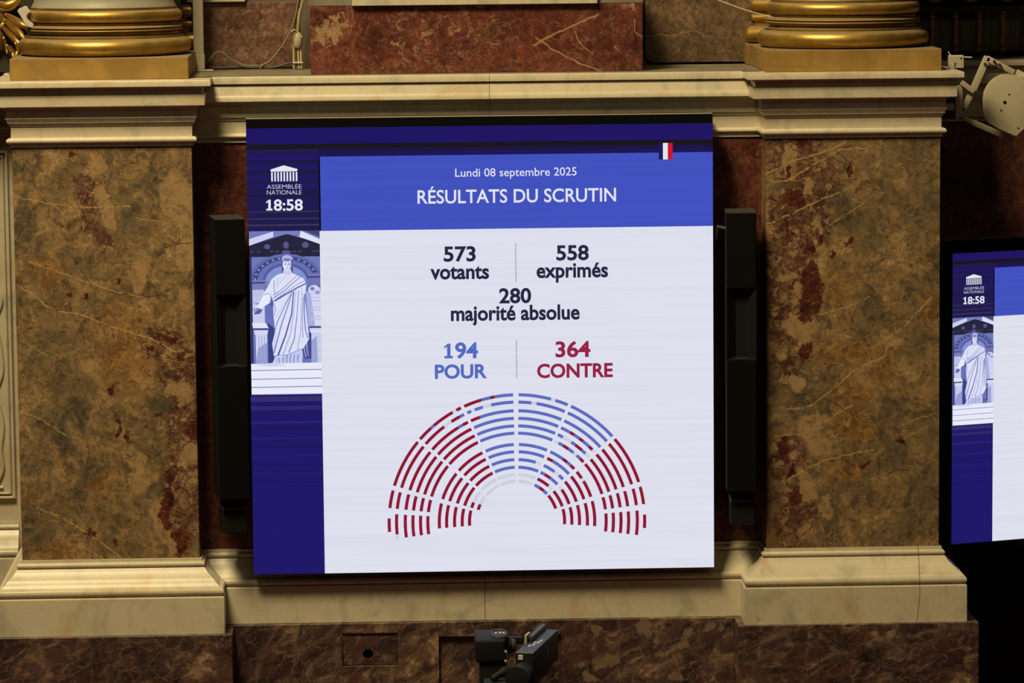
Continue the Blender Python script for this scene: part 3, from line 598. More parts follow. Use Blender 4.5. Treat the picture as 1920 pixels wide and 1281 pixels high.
def content(face):
    zt = SH
    # ground areas
    it = [(rect(SB, .0, SW, 1.9609), WHT, 0), (rect(0, 0, SB, 1.032), (31, 25, 104), 0),
          (rect(0, 1.9637, SB, 2.4301), NAVYD, 0), (rect(0, 2.4301, SW, 2.5442), NAVY, 0), (rect(SB, 2.3715, SW, 2.4301), (31, 22, 84), 0)]
    zz = 1.9637
    # scan bands in the side column
    for z_, h_, c in [(2.3734, 0.02, (36, 22, 104)), (2.3553, 0.012, (30, 24, 70)), (2.3222, 0.016, (36, 24, 100)), (2.2982, 0.012, (30, 26, 66)), (2.2681, 0.018, (36, 24, 98)), (2.2169, 0.02, (34, 26, 92)), (2.1657, 0.014, (30, 26, 66)), (2.1296, 0.012, (36, 26, 88)), (2.0723, 0.01, (50, 44, 80)), (2.0331, 0.008, (56, 52, 80)), (1.9969, 0.01, (58, 54, 84)), (1.0076, 0.03, (58, 46, 108)), (0.9558, 0.022, (50, 40, 108)), (0.9161, 0.01, (36, 28, 84)), (0.8733, 0.014, (44, 34, 110)), (0.8305, 0.01, (34, 26, 86)), (0.7816, 0.012, (40, 30, 112)), (0.7326, 0.01, (30, 24, 86)), (0.6806, 0.01, (38, 28, 112)), (0.6285, 0.008, (30, 24, 90)), (0.5795, 0.008, (36, 27, 110)), (0.5274, 0.006, (28, 22, 92))]:
        it.append((rect(0, z_-h_/2, SB, z_+h_/2), c, 1))
    zk = 2.4391
    it.append((rect(0, zk-.014, SW, zk+.014), (26, 22, 30), 1)); it.append((rect(SB, zk-.034, SW, zk-.014), (30, 22, 66), 1))
    flat('display_ground', it, face)
    flat('header_banner', [(rect(0.413, 1.9609, SW, 2.3806), HEAD, 2)], face)
    fx = [2.3244, 2.3486, 2.3757, 2.4029]; f0, f1 = 2.3414, 2.4349
    flat('tricolour_flag', [(rect(fx[0], f0, fx[1], f1), (34, 24, 92), 4), (rect(fx[1], f0, fx[2], f1), (226, 228, 240), 4), (rect(fx[2], f0, fx[3], f1), (206, 22, 44), 4)], face)
    # emblem: a pediment on columns
    W = (226, 228, 244)
    e = [([(0.1333, 2.3112), (0.2086, 2.3344), (0.2862, 2.3124), (0.2831, 2.3004), (0.1361, 2.2992)], W, 4)]
    for i in range(9):
        xx = 0.1417 + i*(0.2796-0.1417)/8
        e.append((rect(xx-.0045, 2.2441, xx+.0045, 2.2968), W, 4))
    flat('temple_emblem', e, face)
    for body, xl, xr, zb, cap, rgb, bold in [('Lundi 08 septembre 2025', 1.1734, 1.8588, 2.2582, 0.0452, (226, 228, 244), 0.004), ('RÉSULTATS DU SCRUTIN', 0.9594, 2.0812, 2.1094, 0.0737, (226, 228, 244), 0.012), ('573', 1.1031, 1.2842, 1.7808, 0.0798, (40, 40, 66), 0.028), ('votants', 1.0265, 1.3587, 1.68, 0.0813, (40, 40, 66), 0.028), ('558', 1.7404, 1.9248, 1.7792, 0.0798, (40, 40, 66), 0.028), ('exprimés', 1.6277, 2.0331, 1.6806, 0.0813, (40, 40, 66), 0.028), ('280', 1.4147, 1.5962, 1.5391, 0.0798, (40, 40, 66), 0.028), ('majorité absolue', 1.14, 1.8709, 1.4417, 0.0813, (40, 40, 66), 0.028), ('1', 1.0976, 1.1482, 1.2262, 0.0828, (82, 106, 192), 0), ('94', 1.1618, 1.292, 1.2286, 0.0843, (82, 106, 192), 0.028), ('POUR', 1.0454, 1.3408, 1.1131, 0.0752, (82, 106, 192), 0.03), ('364', 1.7313, 1.93, 1.2269, 0.0843, (150, 34, 70), 0.028), ('CONTRE', 1.6257, 2.0568, 1.1092, 0.0752, (150, 34, 70), 0.03), ('1', 0.1045, 0.1414, 2.0804, 0.0602, (226, 228, 244), 0), ('8:58', 0.1489, 0.3125, 2.0804, 0.0602, (226, 228, 244), 0.022), ('ASSEMBLÉE', 0.1119, 0.307, 2.2027, 0.0235, (226, 228, 244), -0.014), ('NATIONALE', 0.1114, 0.3065, 2.1696, 0.0247, (226, 228, 244), -0.014)]:
        (numeral_one(xl, xr, zb, cap, rgb, face) if body == '1' else lettering(body, xl, xr, zb, cap, rgb, bold, face))
    for x_, za, zb in [(1.5106, 1.659, 1.8804), (1.51, 1.1078, 1.3305)]:
        flat('dotted_divider', [(rect(x_-.0028, za+(zb-za)*i/18, x_+.0028, za+(zb-za)*(i+.45)/18), (70, 74, 124), 2) for i in range(18)], face)
    # seating chart
    cx, cz, K = 1.5043, 0.2825, 0.00304
    RO = [240, 226.2, 209.8, 195.5, 181.2, 167.5]; RI = [146, 132.3, 117.4, 103, 89.3, 76.5]
    SO = [(-7.4, 4.4), (7, 15.1), (17.3, 39.8), (41.4, 64.6), (66.2, 88.8)]; SI = [(-4.3, 14.5), (17.8, 39.4), (42.2, 64.2), (66.8, 88.1)]
    rows = {}
    for side in 'LR':
        for r in range(6):
            for s in range(5): rows[side, 'o', r, s] = 'r' if s < 4 else 'b'
            for s in range(4): rows[side, 'i', r, s] = 'r' if s < 3 else 'b'
    # runs as (code, share) from the outer end of a sector towards the middle
    S_ = rows
    S_['L', 'o', 0, 3] = [('r', 30), ('b', 8), ('r', 44), ('g', 8), ('r', 10)]; S_['L', 'o', 1, 3] = [('r', 52), ('g', 18), ('r', 20), ('b', 10)]; S_['L', 'o', 2, 3] = [('r', 75), ('b', 12), ('r', 13)]
    S_['L', 'o', 0, 4] = [('r', 36), ('b', 18), ('r', 9), ('b', 37)]; S_['L', 'o', 1, 4] = [('b', 9), ('g', 8), ('b', 18), ('g', 18), ('b', 47)]; S_['L', 'o', 2, 4] = [('r', 22), ('b', 78)]
    S_['L', 'o', 1, 0] = [('g', 18), ('r', 82)]; S_['L', 'o', 0, 0] = [('.', 30), ('r', 52), ('.', 18)]; S_['R', 'o', 0, 0] = [('.', 30), ('r', 52), ('.', 18)]
    for s in (2, 3): S_['L', 'i', 4, s] = S_['L', 'i', 5, s] = 'g'
    S_['L', 'i', 4, 1] = [('r', 32), ('g', 68)]; S_['L', 'i', 5, 1] = [('r', 38), ('g', 62)]
    S_['L', 'i', 5, 0] = S_['R', 'i', 5, 0] = '.'
    S_['R', 'o', 0, 4] = [('b', 26), ('g', 9), ('b', 65)]; S_['R', 'o', 1, 4] = [('b', 62), ('g', 11), ('b', 27)]
    S_['R', 'i', 2, 3] = [('g', 25), ('b', 75)]; S_['R', 'i', 4, 3] = S_['R', 'i', 5, 3] = 'g'
    for r in range(3): S_['R', 'o', r, 3] = 'b'
    S_['R', 'o', 3, 3] = [('g', 8), ('r', 11), ('b', 19), ('r', 11), ('b', 15), ('r', 12), ('b', 24)]
    S_['R', 'o', 4, 3] = [('g', 13), ('b', 14), ('r', 20), ('b', 13), ('g', 25), ('b', 15)]
    S_['R', 'o', 5, 3] = [('r', 14), ('b', 13), ('g', 11), ('b', 18), ('r', 17), ('b', 15), ('g', 12)]
    S_['R', 'i', 0, 2] = [('r', 17), ('b', 16), ('r', 18), ('b', 49)]; S_['R', 'i', 1, 2] = [('b', 78), ('r', 22)]; S_['R', 'i', 2, 2] = [('b', 24), ('g', 24), ('b', 52)]
    S_['R', 'i', 3, 2] = [('b', 46), ('r', 31), ('b', 23)]; S_['R', 'i', 4, 2] = [('g', 27), ('r', 73)]; S_['R', 'i', 5, 2] = [('b', 31), ('r', 34), ('b', 35)]
    S_['R', 'i', 0, 1] = [('r', 60), ('g', 12), ('r', 28)]; S_['R', 'i', 3, 1] = [('r', 80), ('g', 20)]
    it = []; CC = {'r': SRED, 'b': SBLU, 'g': GRY}
    for (side, grp, r, s), runs in rows.items():
        a0, a1 = (SO if grp == 'o' else SI)[s]; rad = (RO if grp == 'o' else RI)[r]
        if isinstance(runs, str): runs = [(runs, 100)]
        tot = sum(x[1] for x in runs); a = a0
        for code, sh in runs:
            b_ = a+(a1-a0)*sh/tot
            if code != '.':
                n = max(2, int((b_-a)/2.5)); th = 3.0
                arc = [(math.radians(a+(b_-a)*i/n)) for i in range(n+1)]
                sg = -1 if side == 'L' else 1
                pp = [(cx+sg*K*(rad+th)*math.cos(t), cz+K*(rad+th)*math.sin(t)) for t in arc] + [(cx+sg*K*(rad-th)*math.cos(t), cz+K*(rad-th)*math.sin(t)) for t in arc[::-1]]
                it.append((pp, CC[code], 2))
            a = b_
    flat('seating_chart', it, face)
    # picture of a draped statue in a niche
    T = lambda p: [(-0.028+x/3.769*0.00301, 2.0029-y/3.768*0.00301) for x, y in p]
    zlo, zhi = 1.032, 1.9637
    it = [(rect(0.006, zlo, SB, zhi), (112, 120, 184), 0)]
    A = lambda p, c, l: it.append(([(min(max(x, .006), SB), min(max(z, zlo), zhi)) for x, z in T(p)], c, l))
    A([(30, 150), (310, 70), (565, 140), (565, 232), (30, 232)], (40, 38, 62), 1)
    A([(30, 104), (215, 52), (215, 90), (30, 152)], (205, 208, 238), 2); A([(408, 46), (565, 110), (565, 145), (398, 92)], (222, 224, 244), 2)
    A([(215, 46), (408, 46), (398, 78), (310, 72), (215, 90)], (116, 128, 192), 2); A([(430, 46), (565, 46), (565, 95)], (70, 70, 110), 2)
    for x, y, rx, ry in ((170, 160, 22, 18), (303, 150, 20, 26), (440, 150, 24, 22), (303, 200, 34, 14)): A(ell(x, y, rx, ry), (84, 84, 134), 2)
    for x in (60, 110, 200, 240, 360, 400, 500, 530): A(ell(x, 195, 16, 7), (66, 62, 92), 2)
    A(ell(300, 405, 262, 195), (98, 106, 172), 2); A(ell(300, 405, 240, 175), (66, 70, 128), 3); A(ell(300, 405, 205, 152), (104, 112, 178), 4)
    A(ell(300, 405, 165, 128), (82, 92, 160), 5); A(ell(300, 415, 150, 120), (132, 146, 208), 6)
    for i in range(15):
        t = math.pi*(i+.5)/15; A(ell(300+222*math.cos(t), 405-163*math.sin(t), 9, 8), (132, 138, 194), 4)
    A([(142, 405), (458, 405), (458, 985), (142, 985)], (104, 114, 184), 6)
    A([(52, 395), (150, 395), (150, 465), (60, 465)], (120, 126, 182), 6); A([(50, 408), (152, 408), (152, 420), (50, 420)], (66, 70, 128), 7)
    A([(450, 350), (545, 350), (545, 440), (455, 440)], (112, 118, 178), 6); A([(448, 372), (548, 372), (548, 384), (448, 384)], (66, 70, 128), 7)
    A([(60, 465), (145, 465), (145, 560), (60, 560)], (190, 194, 230), 6); A([(38, 230), (58, 230), (62, 990), (44, 990)], (52, 54, 96), 7)
    # side pedestals and tablet
    A([(165, 700), (212, 740), (205, 990), (165, 990)], (58, 66, 132), 7)
    A([(60, 560), (145, 580), (145, 720), (60, 720)], (200, 204, 236), 7); A([(55, 700), (150, 700), (172, 740), (60, 738)], (226, 228, 246), 8)
    A([(60, 738), (165, 738), (165, 752), (60, 752)], (70, 74, 134), 8); A([(66, 752), (168, 752), (160, 785), (72, 785)], (210, 213, 240), 8)
    A([(78, 785), (158, 785), (160, 992), (80, 992)], (206, 210, 240), 8); A([(95, 880), (158, 840), (160, 992), (80, 992), (84, 940)], (150, 156, 208), 9)
    for x in (98, 118, 138): A([(x, 790), (x+5, 790), (x+5, 985), (x, 985)], (160, 166, 216), 9)
    A([(436, 480), (560, 480), (556, 735), (452, 735)], (212, 215, 242), 7); A([(436, 480), (470, 480), (500, 735), (452, 735)], (168, 174, 220), 8)
    for y in (520, 545, 590, 610, 655, 675): A([(470, y), (545, y), (545, y+7), (470, y+7)], (186, 191, 230), 9)
    A(ell(497, 470, 42, 34), (206, 210, 238), 9); A(ell(485, 462, 16, 13), (120, 126, 186), 10); A(ell(520, 488, 18, 14), (150, 156, 206), 10)
    A([(456, 728), (550, 728), (550, 742), (456, 742)], (70, 74, 134), 9); A([(460, 742), (548, 742), (542, 775), (466, 775)], (214, 216, 242), 9)
    A([(472, 775), (542, 775), (545, 990), (470, 990)], (200, 204, 236), 9); A([(472, 830), (510, 800), (515, 990), (470, 990)], (156, 162, 212), 10)
    A([(455, 775), (472, 775), (470, 960), (445, 960)], (64, 70, 134), 9); A([(548, 700), (565, 700), (565, 990), (548, 990)], (60, 62, 108), 9)
    # figure
    R1, R2, R3, R4 = (222, 224, 246), (182, 188, 228), (128, 138, 200), (84, 92, 164)
    A([(405, 815), (456, 815), (468, 950), (425, 965), (405, 900)], (72, 78, 142), 10)
    for p in ([(415, 830), (422, 900), (432, 950)], [(438, 830), (440, 890), (448, 940)]): A(stroke(p, 9, 6), (160, 166, 214), 11)
    A([(192, 992), (212, 945), (410, 885), (405, 1002), (300, 992)], (196, 201, 236), 10)
    for x in (245, 275, 300, 325, 350, 378): A(stroke([(x, 930), (x-6, 965), (x-2, 995)], 9, 5), R3, 11)
    A([(278, 345), (232, 362), (196, 392), (172, 440), (140, 488), (132, 515), (188, 500), (206, 545), (206, 640), (216, 760), (194, 850), (204, 938), (246, 950), (412, 888), (456, 820), (442, 650), (430, 520), (442, 430), (424, 388), (346, 348)], R1, 12)
    A([(132, 512), (160, 486), (188, 500), (186, 555), (140, 585), (96, 608), (62, 645), (60, 612), (100, 570)], (232, 234, 250), 13)
    A([(62, 600), (100, 590), (130, 610), (110, 635), (70, 640)], R4, 13); A([(180, 540), (208, 545), (206, 590), (180, 575)], R4, 13)
    A([(272, 255), (344, 255), (350, 350), (270, 350)], (74, 76, 128), 13)
    A([(286, 315), (330, 315), (346, 350), (318, 365), (276, 348)], (200, 204, 238), 14)
    A(ell(308, 286, 31, 46), (226, 228, 247), 15); A(ell(308, 246, 37, 27), (176, 182, 222), 16); A(ell(308, 252, 28, 8), (110, 116, 176), 17)
    for x in (296, 321): A(ell(x, 284, 7, 4), R4, 17)
    A([(306, 286), (311, 286), (315, 304), (304, 305)], R2, 17); A(ell(309, 315, 9, 3), R3, 17); A([(326, 270), (339, 280), (336, 312), (322, 330)], R2, 16)
    for p, w0, w1, c in (([(214, 546), (300, 496), (380, 452), (440, 424)], 12, 8, R4), ([(206, 526), (290, 470), (360, 410), (404, 372)], 8, 5, R3), ([(208, 505), (270, 462), (330, 410), (380, 362)], 6, 4, R3),
        ([(216, 540), (300, 482), (370, 435), (430, 405)], 5, 4, R3), ([(345, 470), (310, 580), (260, 720), (205, 918)], 7, 10, R3), ([(330, 500), (280, 600), (235, 690), (212, 760)], 6, 8, R3), ([(352, 480), (335, 640), (290, 790), (232, 938)], 8, 12, R4),
        ([(318, 520), (270, 590), (225, 660)], 5, 5, R2), ([(368, 470), (350, 620), (325, 780), (270, 930)], 6, 12, R2), ([(388, 470), (372, 660), (350, 820), (310, 915)], 5, 9, R3), ([(412, 450), (402, 620), (398, 760), (372, 895)], 6, 10, R2),
        ([(428, 500), (424, 640), (432, 760), (448, 815)], 10, 8, R3), ([(418, 520), (410, 660), (412, 810)], 5, 5, R3), ([(216, 400), (212, 450), (218, 500)], 6, 4, R3), ([(240, 380), (236, 440), (226, 490)], 5, 3, R2), ([(210, 560), (222, 600), (214, 650)], 5, 5, R3), ([(300, 360), (270, 400), (240, 440)], 4, 3, R2), ([(225, 700), (215, 800), (206, 900)], 6, 6, R2), ([(206, 938), (300, 930), (412, 886)], 5, 5, R3), ([(145, 500), (170, 492), (186, 500)], 4, 4, R3)):
        A(stroke(p, w0, w1), c, 14)
    A([(38, 992), (575, 988), (575, 1210), (38, 1210)], (232, 234, 248), 15); A([(60, 1000), (200, 985), (300, 1006), (170, 1012)], (206, 210, 238), 16)
    for y in (1040, 1102, 1160): A([(38, y-3), (575, y-6), (575, y), (38, y+3)], (124, 130, 180), 16)
    flat('statue_picture', it, face)

def copy_tree(o, parent):
    c = o.copy(); COL.objects.link(c); c.parent = parent
    for ch in list(o.children): copy_tree(ch, c)
    return c

sc1 = thing('display_screen', 'large wall screen showing white voting results page and seating chart', 'screen', (X0, -.22, Z0))
fbm = box(BM(), 0, SW, -.0008, .02, 0, SH)
face = obj('display_face', fbm, plain('unlit_panel', (.005, .005, .005), .9, 0, .04), sc1, local=True)
content(face)
obj('housing', box(BM(), .004, SW-.004, .02, .18, .004, SH-.004, .004), BLACK, sc1, local=True)
obj('top_trim', box(BM(), .0, SW, .0, .05, SH-.0, SH+.003), plain('pale_trim', (.34, .30, .23), .7), sc1, local=True)  # pale strip along the front of the housing top
obj('wall_mount', box(BM(), .3, SW-.3, .18, .2195, .5, SH-.5), DARKGREY, sc1, local=True)

# second screen, smaller, turned inwards, in the recess on the right
K2 = .681; A2 = math.radians(20)
sc2 = thing('display_screen', 'smaller wall screen with thick black surround, behind the cracked pilaster base', 'screen', (3.367, .3, 2.658-.0), A2)
H2 = SH*K2*.971; W2 = SW*K2
bez = BM(); box(bez, -.060, -.001, -.012, .12, -.035, H2+.075, .004); box(bez, W2+.001, W2+.06, -.012, .12, -.035, H2+.075, .004)
box(bez, -.001, W2+.001, -.012, .12, H2, H2+.075, .002); box(bez, -.001, W2+.001, -.012, .12, -.035, -.001, .002)
obj('surround', bez, BLACK, sc2, local=True)
obj('housing', box(BM(), -.05, W2+.05, .03, .16, -.03, H2+.07, .004), BLACK, sc2, local=True)
obj('top_cover', box(BM(), -.06, W2+.06, -.010, .15, H2+.0751, H2+.078), plain('grey_cover', (.10, .09, .07), .7), sc2, local=True)
f2 = obj('display_face', box(BM(), 0, SW, .0002, .03, 0, SH*.971), BLACK, sc2, local=True)
f2.scale = (K2, 1, K2)
for ch in list(face.children): copy_tree(ch, f2)
obj('wall_mount', box(BM(), .55, 1.2, .16, .62, .5, 1.1), DARKGREY, sc2, local=True)

# ---------------------------------------------------------------- column loudspeakers
def speaker(xc, rz, label):
    """front lower edge at y=-.4"""
    t = thing('column_loudspeaker', label, 'loudspeaker', (xc, -.4, 2.90), rz, 'column loudspeakers beside the large screen')
    w_, d, zb, zt = .084, .30, .20, 1.785
    zh0, zh1 = .955, 1.36
    L = dict(local=True)
    obj('cabinet', box(BM(), -w_, w_, .045, d, zb, zt, .004), BLACK, t, **L)
    obj('grille', box(BM(), -w_, w_, .0, .05, zh1, zt-.001, .004), BLACKCLOTH, t, **L)
    obj('grille', box(BM(), -w_, w_, .0, .05, zb+.001, zh0, .004), BLACKCLOTH, t, **L)
    bm = BM()                                              # horn: two flared cheeks round a narrow throat
    for s in (-1, 1):
        a = [bm.verts.new(c) for c in ((s*w_, .002, zh0), (s*w_, .002, zh1), (s*.012, .06, zh1-.05), (s*.012, .06, zh0+.02))]; bm.faces.new(a)
    for z, zi in ((zh0, zh0+.02), (zh1, zh1-.05)):
        bm.faces.new([bm.verts.new(c) for c in ((-w_, .002, z), (w_, .002, z), (.012, .06, zi), (-.012, .06, zi))])
    bm.faces.new([bm.verts.new(c) for c in ((-.012, .06, zh0+.02), (.012, .06, zh0+.02), (.012, .06, zh1-.05), (-.012, .06, zh1-.05))])
    obj('horn', bm, BLACK, t, **L)
    obj('top_panel', box(BM(), -w_, w_, .0, d, zt, zt+.004), DARKGREY, t, **L)
    obj('badge', box(BM(), -.03, .03, -.001, .004, zh0+.004, zh0+.010), DARKGREY, t, **L)
    obj('connector_box', box(BM(), -.065, .075, .06, .26, .0, .13, .006), BLACK, t, **L)
    obj('connector_lid', box(BM(), -.065, .075, .05, .26, .13, .150, .004), DARKGREY, t, **L)
    obj('neck', box(BM(), -.05, .06, .10, .26, .14, zb+.005), BLACK, t, **L)
    obj('wall_bracket', box(BM(), -.03, .03, d-.01, .42, .6, 1.2), DARKGREY, t, **L)
    return t
speaker(-0.799, math.radians(9), 'black column loudspeaker turned to the side, between the screen and the veined pilaster')
s2 = speaker(2.068, math.radians(-3), 'black column loudspeaker beside the pilaster with the cracked base')
obj('bracket_arm', tube(BM(), [(-.08, .12, 1.69), (-.125, .14, 1.70), (-.125, .2, 1.62)], .010), DARKGREY, s2, 40, local=True)

# ---------------------------------------------------------------- wires and conduit on the ledge
cd = thing('cable_conduit', 'cream upright cable conduit beside the gilded column base', 'conduit', (-1.005, .7, ZL))
ca, cb = -1.032, -0.973
boxo('duct', CREAM, cd, ca, cb, .66, .71, 5.564, 7.5)
boxo('end_sleeve', CREAM, cd, ca-.001, cb+.004, .657, .712, ZL+.012, 5.567)
boxo('foot', CREAM, cd, ca, cb+.055, .64, .715, ZL, ZL+.012)
def cable(name, pts, r, mat, label, group=None):
    o = obj(name, tube(BM(), curve(pts, 8), r), mat, None, 60, loc=pts[0]); return tag(o, label, 'cable', group)
P_ = lambda Y, l: [(x, Y, z) for x, z in l]
cable('loose_wire', P_(.80, [(-0.977, 5.503), (-0.949, 5.528), (-0.907, 5.568), (-0.873, 5.571), (-0.83, 5.539), (-0.78, 5.507), (-0.731, 5.491), (-0.655, 5.49)]), .0045, GREYWIRE, 'thin grey wire arching from the conduit foot along the ledge')
cable('loose_wire', P_(.70, [(-0.646, 5.494), (-0.593, 5.519), (-0.545, 5.571), (-0.497, 5.639), (-0.456, 5.72), (-0.429, 5.813), (-0.408, 5.937)]), .005, GREYWIRE, 'twisted grey wire climbing from the ledge to the cable bundle')
cable('loose_wire', P_(.82, [(-0.972, 5.496), (-0.919, 5.479), (-0.8, 5.481), (-0.675, 5.477), (-0.565, 5.479), (-0.487, 5.5), (-0.449, 5.499)]), .0065, DARKWIRE, 'dark wire lying along the back of the ledge')
cable('loose_wire', P_(.81, [(-0.656, 5.474), (-0.627, 5.495), (-0.596, 5.508), (-0.574, 5.532)]), .006, GREYWIRE, 'short frayed grey wire end on the ledge')
cb_ = thing('cable_bundle', 'yellowed cable bundle hanging beside the red marble pedestal', 'cable', (-0.429, .75, ZL))
for dx, m in ((-7, YELLOWWIRE), (-2, DARKWIRE), (2, YELLOWWIRE), (7, YELLOWWIRE)):
    bx_ = -0.429 + dx*.003
    obj('cable', tube(BM(), [(bx_, .75, ZL+.008), (bx_, .75, ZL+.06), (bx_-.002, .75, ZL+.15)], .006), m, cb_, 60)
obj('cable', tube(BM(), curve(P_(.75, [(-0.429, 5.655), (-0.422, 5.717), (-0.412, 5.795), (-0.395, 5.857), (-0.381, 5.935)]), 6), .009), YELLOWWIRE, cb_, 60)
obj('cable', tube(BM(), curve(P_(.77, [(-0.451, 5.68), (-0.444, 5.748), (-0.43, 5.826), (-0.404, 5.904)]), 6), .009), DARKWIRE, cb_, 60)
obj('wrapping', lathe(BM(), [(.018, 0), (.026, .01), (.029, .05), (.025, .075), (.018, .09)], 0, 0, 16, Matrix.Translation((-0.427, 0.75, 5.593))), BEIGE, cb_, 50)
boxo('clip', WHITEPAINT, cb_, -0.457, -0.397, .735, .76, 5.503, 5.512, bev=.001)
obj('tie', tube(BM(), curve(P_(.735, [(-0.463, 5.687), (-0.444, 5.7), (-0.419, 5.681), (-0.401, 5.655)]), 6), .005), YELLOWWIRE, cb_, 60)
cable('stretched_wire', [(1.981, .6, 5.871), (2.155, .3, 5.804), (2.305, .06, 5.761)], .004, BEIGE, 'pale wire stretched down to the gilded base near the balustrade')
# white bracket and gilded ornament at the left-hand column
ob = thing('gilded_ornament', 'dark gilded scrollwork with leaves beside the column base', 'ornament', (-2.106, .75, ZL))
def leaf(pts_, w_, m=GOLD, y=.57):
    c = curve(P_(y, pts_), 6); n = len(c)
    obj('leaf', tube(BM(), [p+Vector((0, .05*math.sin(3*i/n), 0)) for i, p in enumerate(c)], [w_*(.25+.9*math.sin(math.pi*min(1, (i+.6)/n))) for i in range(n)], 10), m, ob, 60)
for p, w_ in [([(-2.177, 5.889), (-2.115, 5.864), (-2.053, 5.882), (-2.009, 5.912)], 0.022), ([(-2.184, 5.852), (-2.122, 5.839), (-2.073, 5.851), (-2.022, 5.888)], 0.014), ([(-2.111, 5.814), (-2.074, 5.783), (-2.026, 5.752), (-1.989, 5.739)], 0.022), ([(-2.118, 5.784), (-2.082, 5.74), (-2.039, 5.702), (-2.009, 5.671)], 0.022), ([(-2.137, 5.747), (-2.101, 5.703), (-2.059, 5.659), (-2.029, 5.634)], 0.018), ([(-2.172, 5.821), (-2.142, 5.796), (-2.13, 5.759), (-2.143, 5.741)], 0.018), ([(-2.109, 5.635), (-2.085, 5.598), (-2.074, 5.56)], 0.014), ([(-2.059, 5.647), (-2.048, 5.61), (-2.061, 5.567)], 0.012), ([(-2.126, 5.679), (-2.116, 5.617), (-2.11, 5.586)], 0.01)]:
    leaf(p, w_)
g_ = gilt('tarnished_gilding', (.20, .105, .04), .5, .6)
obj('boss', lathe(BM(), [(.002, -.06), (.05, -.04), (.075, .0), (.075, .05), (.05, .10), (.002, .12)], 0, 0, 24, Matrix.Translation((-2.18, .66, 5.647))), g_, ob, 60)
boxo('back_plate', plain('dark_backing', (.022, .016, .009), .7), ob, -2.9, -1.952, .66, .73, ZL, 6.2, bev=.01)  # plain dark sheet behind the leaves
for s in ((-2, 0), (18, 56), (16, 76)):
    pass
wt = obj('paper_tag', prism(BM(), [(-1.999, 5.847), (-1.987, 5.862), (-1.969, 5.865), (-1.959, 5.874), (-1.944, 5.871), (-1.936, 5.856), (-1.924, 5.84), (-1.942, 5.835), (-1.952, 5.823), (-1.949, 5.804), (-1.934, 5.786), (-1.914, 5.777), (-1.908, 5.765), (-1.917, 5.753), (-1.932, 5.753), (-1.944, 5.759), (-1.962, 5.783), (-1.979, 5.814), (-1.994, 5.835)], .10, .125, .003), WHITEPAINT, None, loc=(-1.955, .12, 5.817))
tag(wt, 'small white curved bracket hanging by the gilded ornament', 'bracket')
tag(boxo('ledge_clip', WHITEPAINT, None, -2.124, -2.094, .5, .6, ZL, ZL+.008, bev=.001, loc=(-2.109, .55, ZL)), 'tiny white clip lying on the ledge beside the gilded plinth', 'clip')

# ---------------------------------------------------------------- balustrade in the recess
bal = thing('balustrade', 'dark bronze balustrade backed with dark cloth above the recess', 'balustrade', (4.4, 1.55, 5.465))
bz0, bz1 = 5.465, 5.744
boxo('bottom_rail', DARKVOID, bal, 2.9, 6.4, 1.48, 1.62, bz0, bz0+.03)
boxo('top_rail', plain('dark_rail', (.030, .026, .016), .6), bal, 2.9, 6.4, 1.46, 1.64, bz1, bz1+.03)
boxo('upper_panel', DARKVOID, bal, 2.9, 6.4, 1.56, 1.60, bz1+.03, 6.6)
bm = BM(); n = 240                                          # pleated cloth
top = [bm.verts.new((2.9+3.5*i/n, 1.585+.006*math.sin(i*2.4), bz1)) for i in range(n+1)]; bot = [bm.verts.new((2.9+3.5*i/n, 1.585+.008*math.sin(i*2.4+.3), bz0+.03)) for i in range(n+1)]
for i in range(n): bm.faces.new((bot[i], bot[i+1], top[i+1], top[i]))
obj('pleated_cloth', bm, GREENBLACK, bal)
bh = bz1-bz0-.03
prof = [(.022, 0), (.022, .08), (.012, .10), (.020, .16), (.024, .22), (.016, .30), (.013, .34), (.017, .5), (.015, .74), (.010, .80), (.018, .84), (.018, .88), (.010, .91), (.020, .95), (.020, 1.0)]
x_ = 3.427; sp = (3.859-x_)/3; me0 = None
for i in range(-2, 16):
    if me0 is None:
        o = obj('baluster', lathe(BM(), [(r_, z_*bh) for r_, z_ in prof], 0, 0, 14, Matrix.Translation((x_+i*sp, 1.52, bz0+.03))), BRONZE, bal, 50, loc=(x_+i*sp, 1.52, bz0+.03)); me0 = o
    else:
        o = me0.copy(); COL.objects.link(o); o.parent = bal; o.location = Vector((x_+i*sp, 1.52, bz0+.03))-bal.location
# relief on the dark panel above
for i in range(5):
    obj('relief_scroll', tube(BM(), curve([(3.45+i*.22+.05*math.cos(t), 1.555, bz1+.085+.03*math.sin(t)) for t in [k*.7 for k in range(9)]], 3), .010), BRONZE, bal, 60)

# ---------------------------------------------------------------- articulated arm with a disc-shaped head
YA = .40
ar = thing('arm_fixture', 'cream jointed arm carrying a large cream disc, fixed beside the pilaster cornice', 'fixture', (3.416, YA, 5.146))
def bar(name, p, w_, y=YA, th=.03, mat=CREAM):
    (x0, z0), (x1, z1) = p; L = math.hypot(x1-x0, z1-z0); a = math.atan2(z1-z0, x1-x0)
    M = Matrix.Translation((x0, y, z0)) @ Matrix.Rotation(-a, 4, 'Y')
    return obj(name, box(BM(), 0, L, -th/2, th/2, -w_/2, w_/2, .004, 2, M), mat, ar, 40)
boxo('post', CREAM, ar, 3.393, 3.437, YA-.03, YA+.03, 5.146, 5.348)
bar('wall_bracket', [(3.212, 5.27), (3.409, 5.27)], .05, YA, .05, DARKGREY)
bar('wall_bracket', [(3.212, 5.177), (3.409, 5.177)], .05, YA, .05, DARKGREY)
bar('lower_arm', [(3.443, 5.214), (3.493, 5.307)], .036)
bar('cross_link', [(3.426, 5.368), (3.501, 5.311)], .030, YA-.03)
bar('upper_arm', [(3.493, 5.304), (3.585, 5.513)], .040)
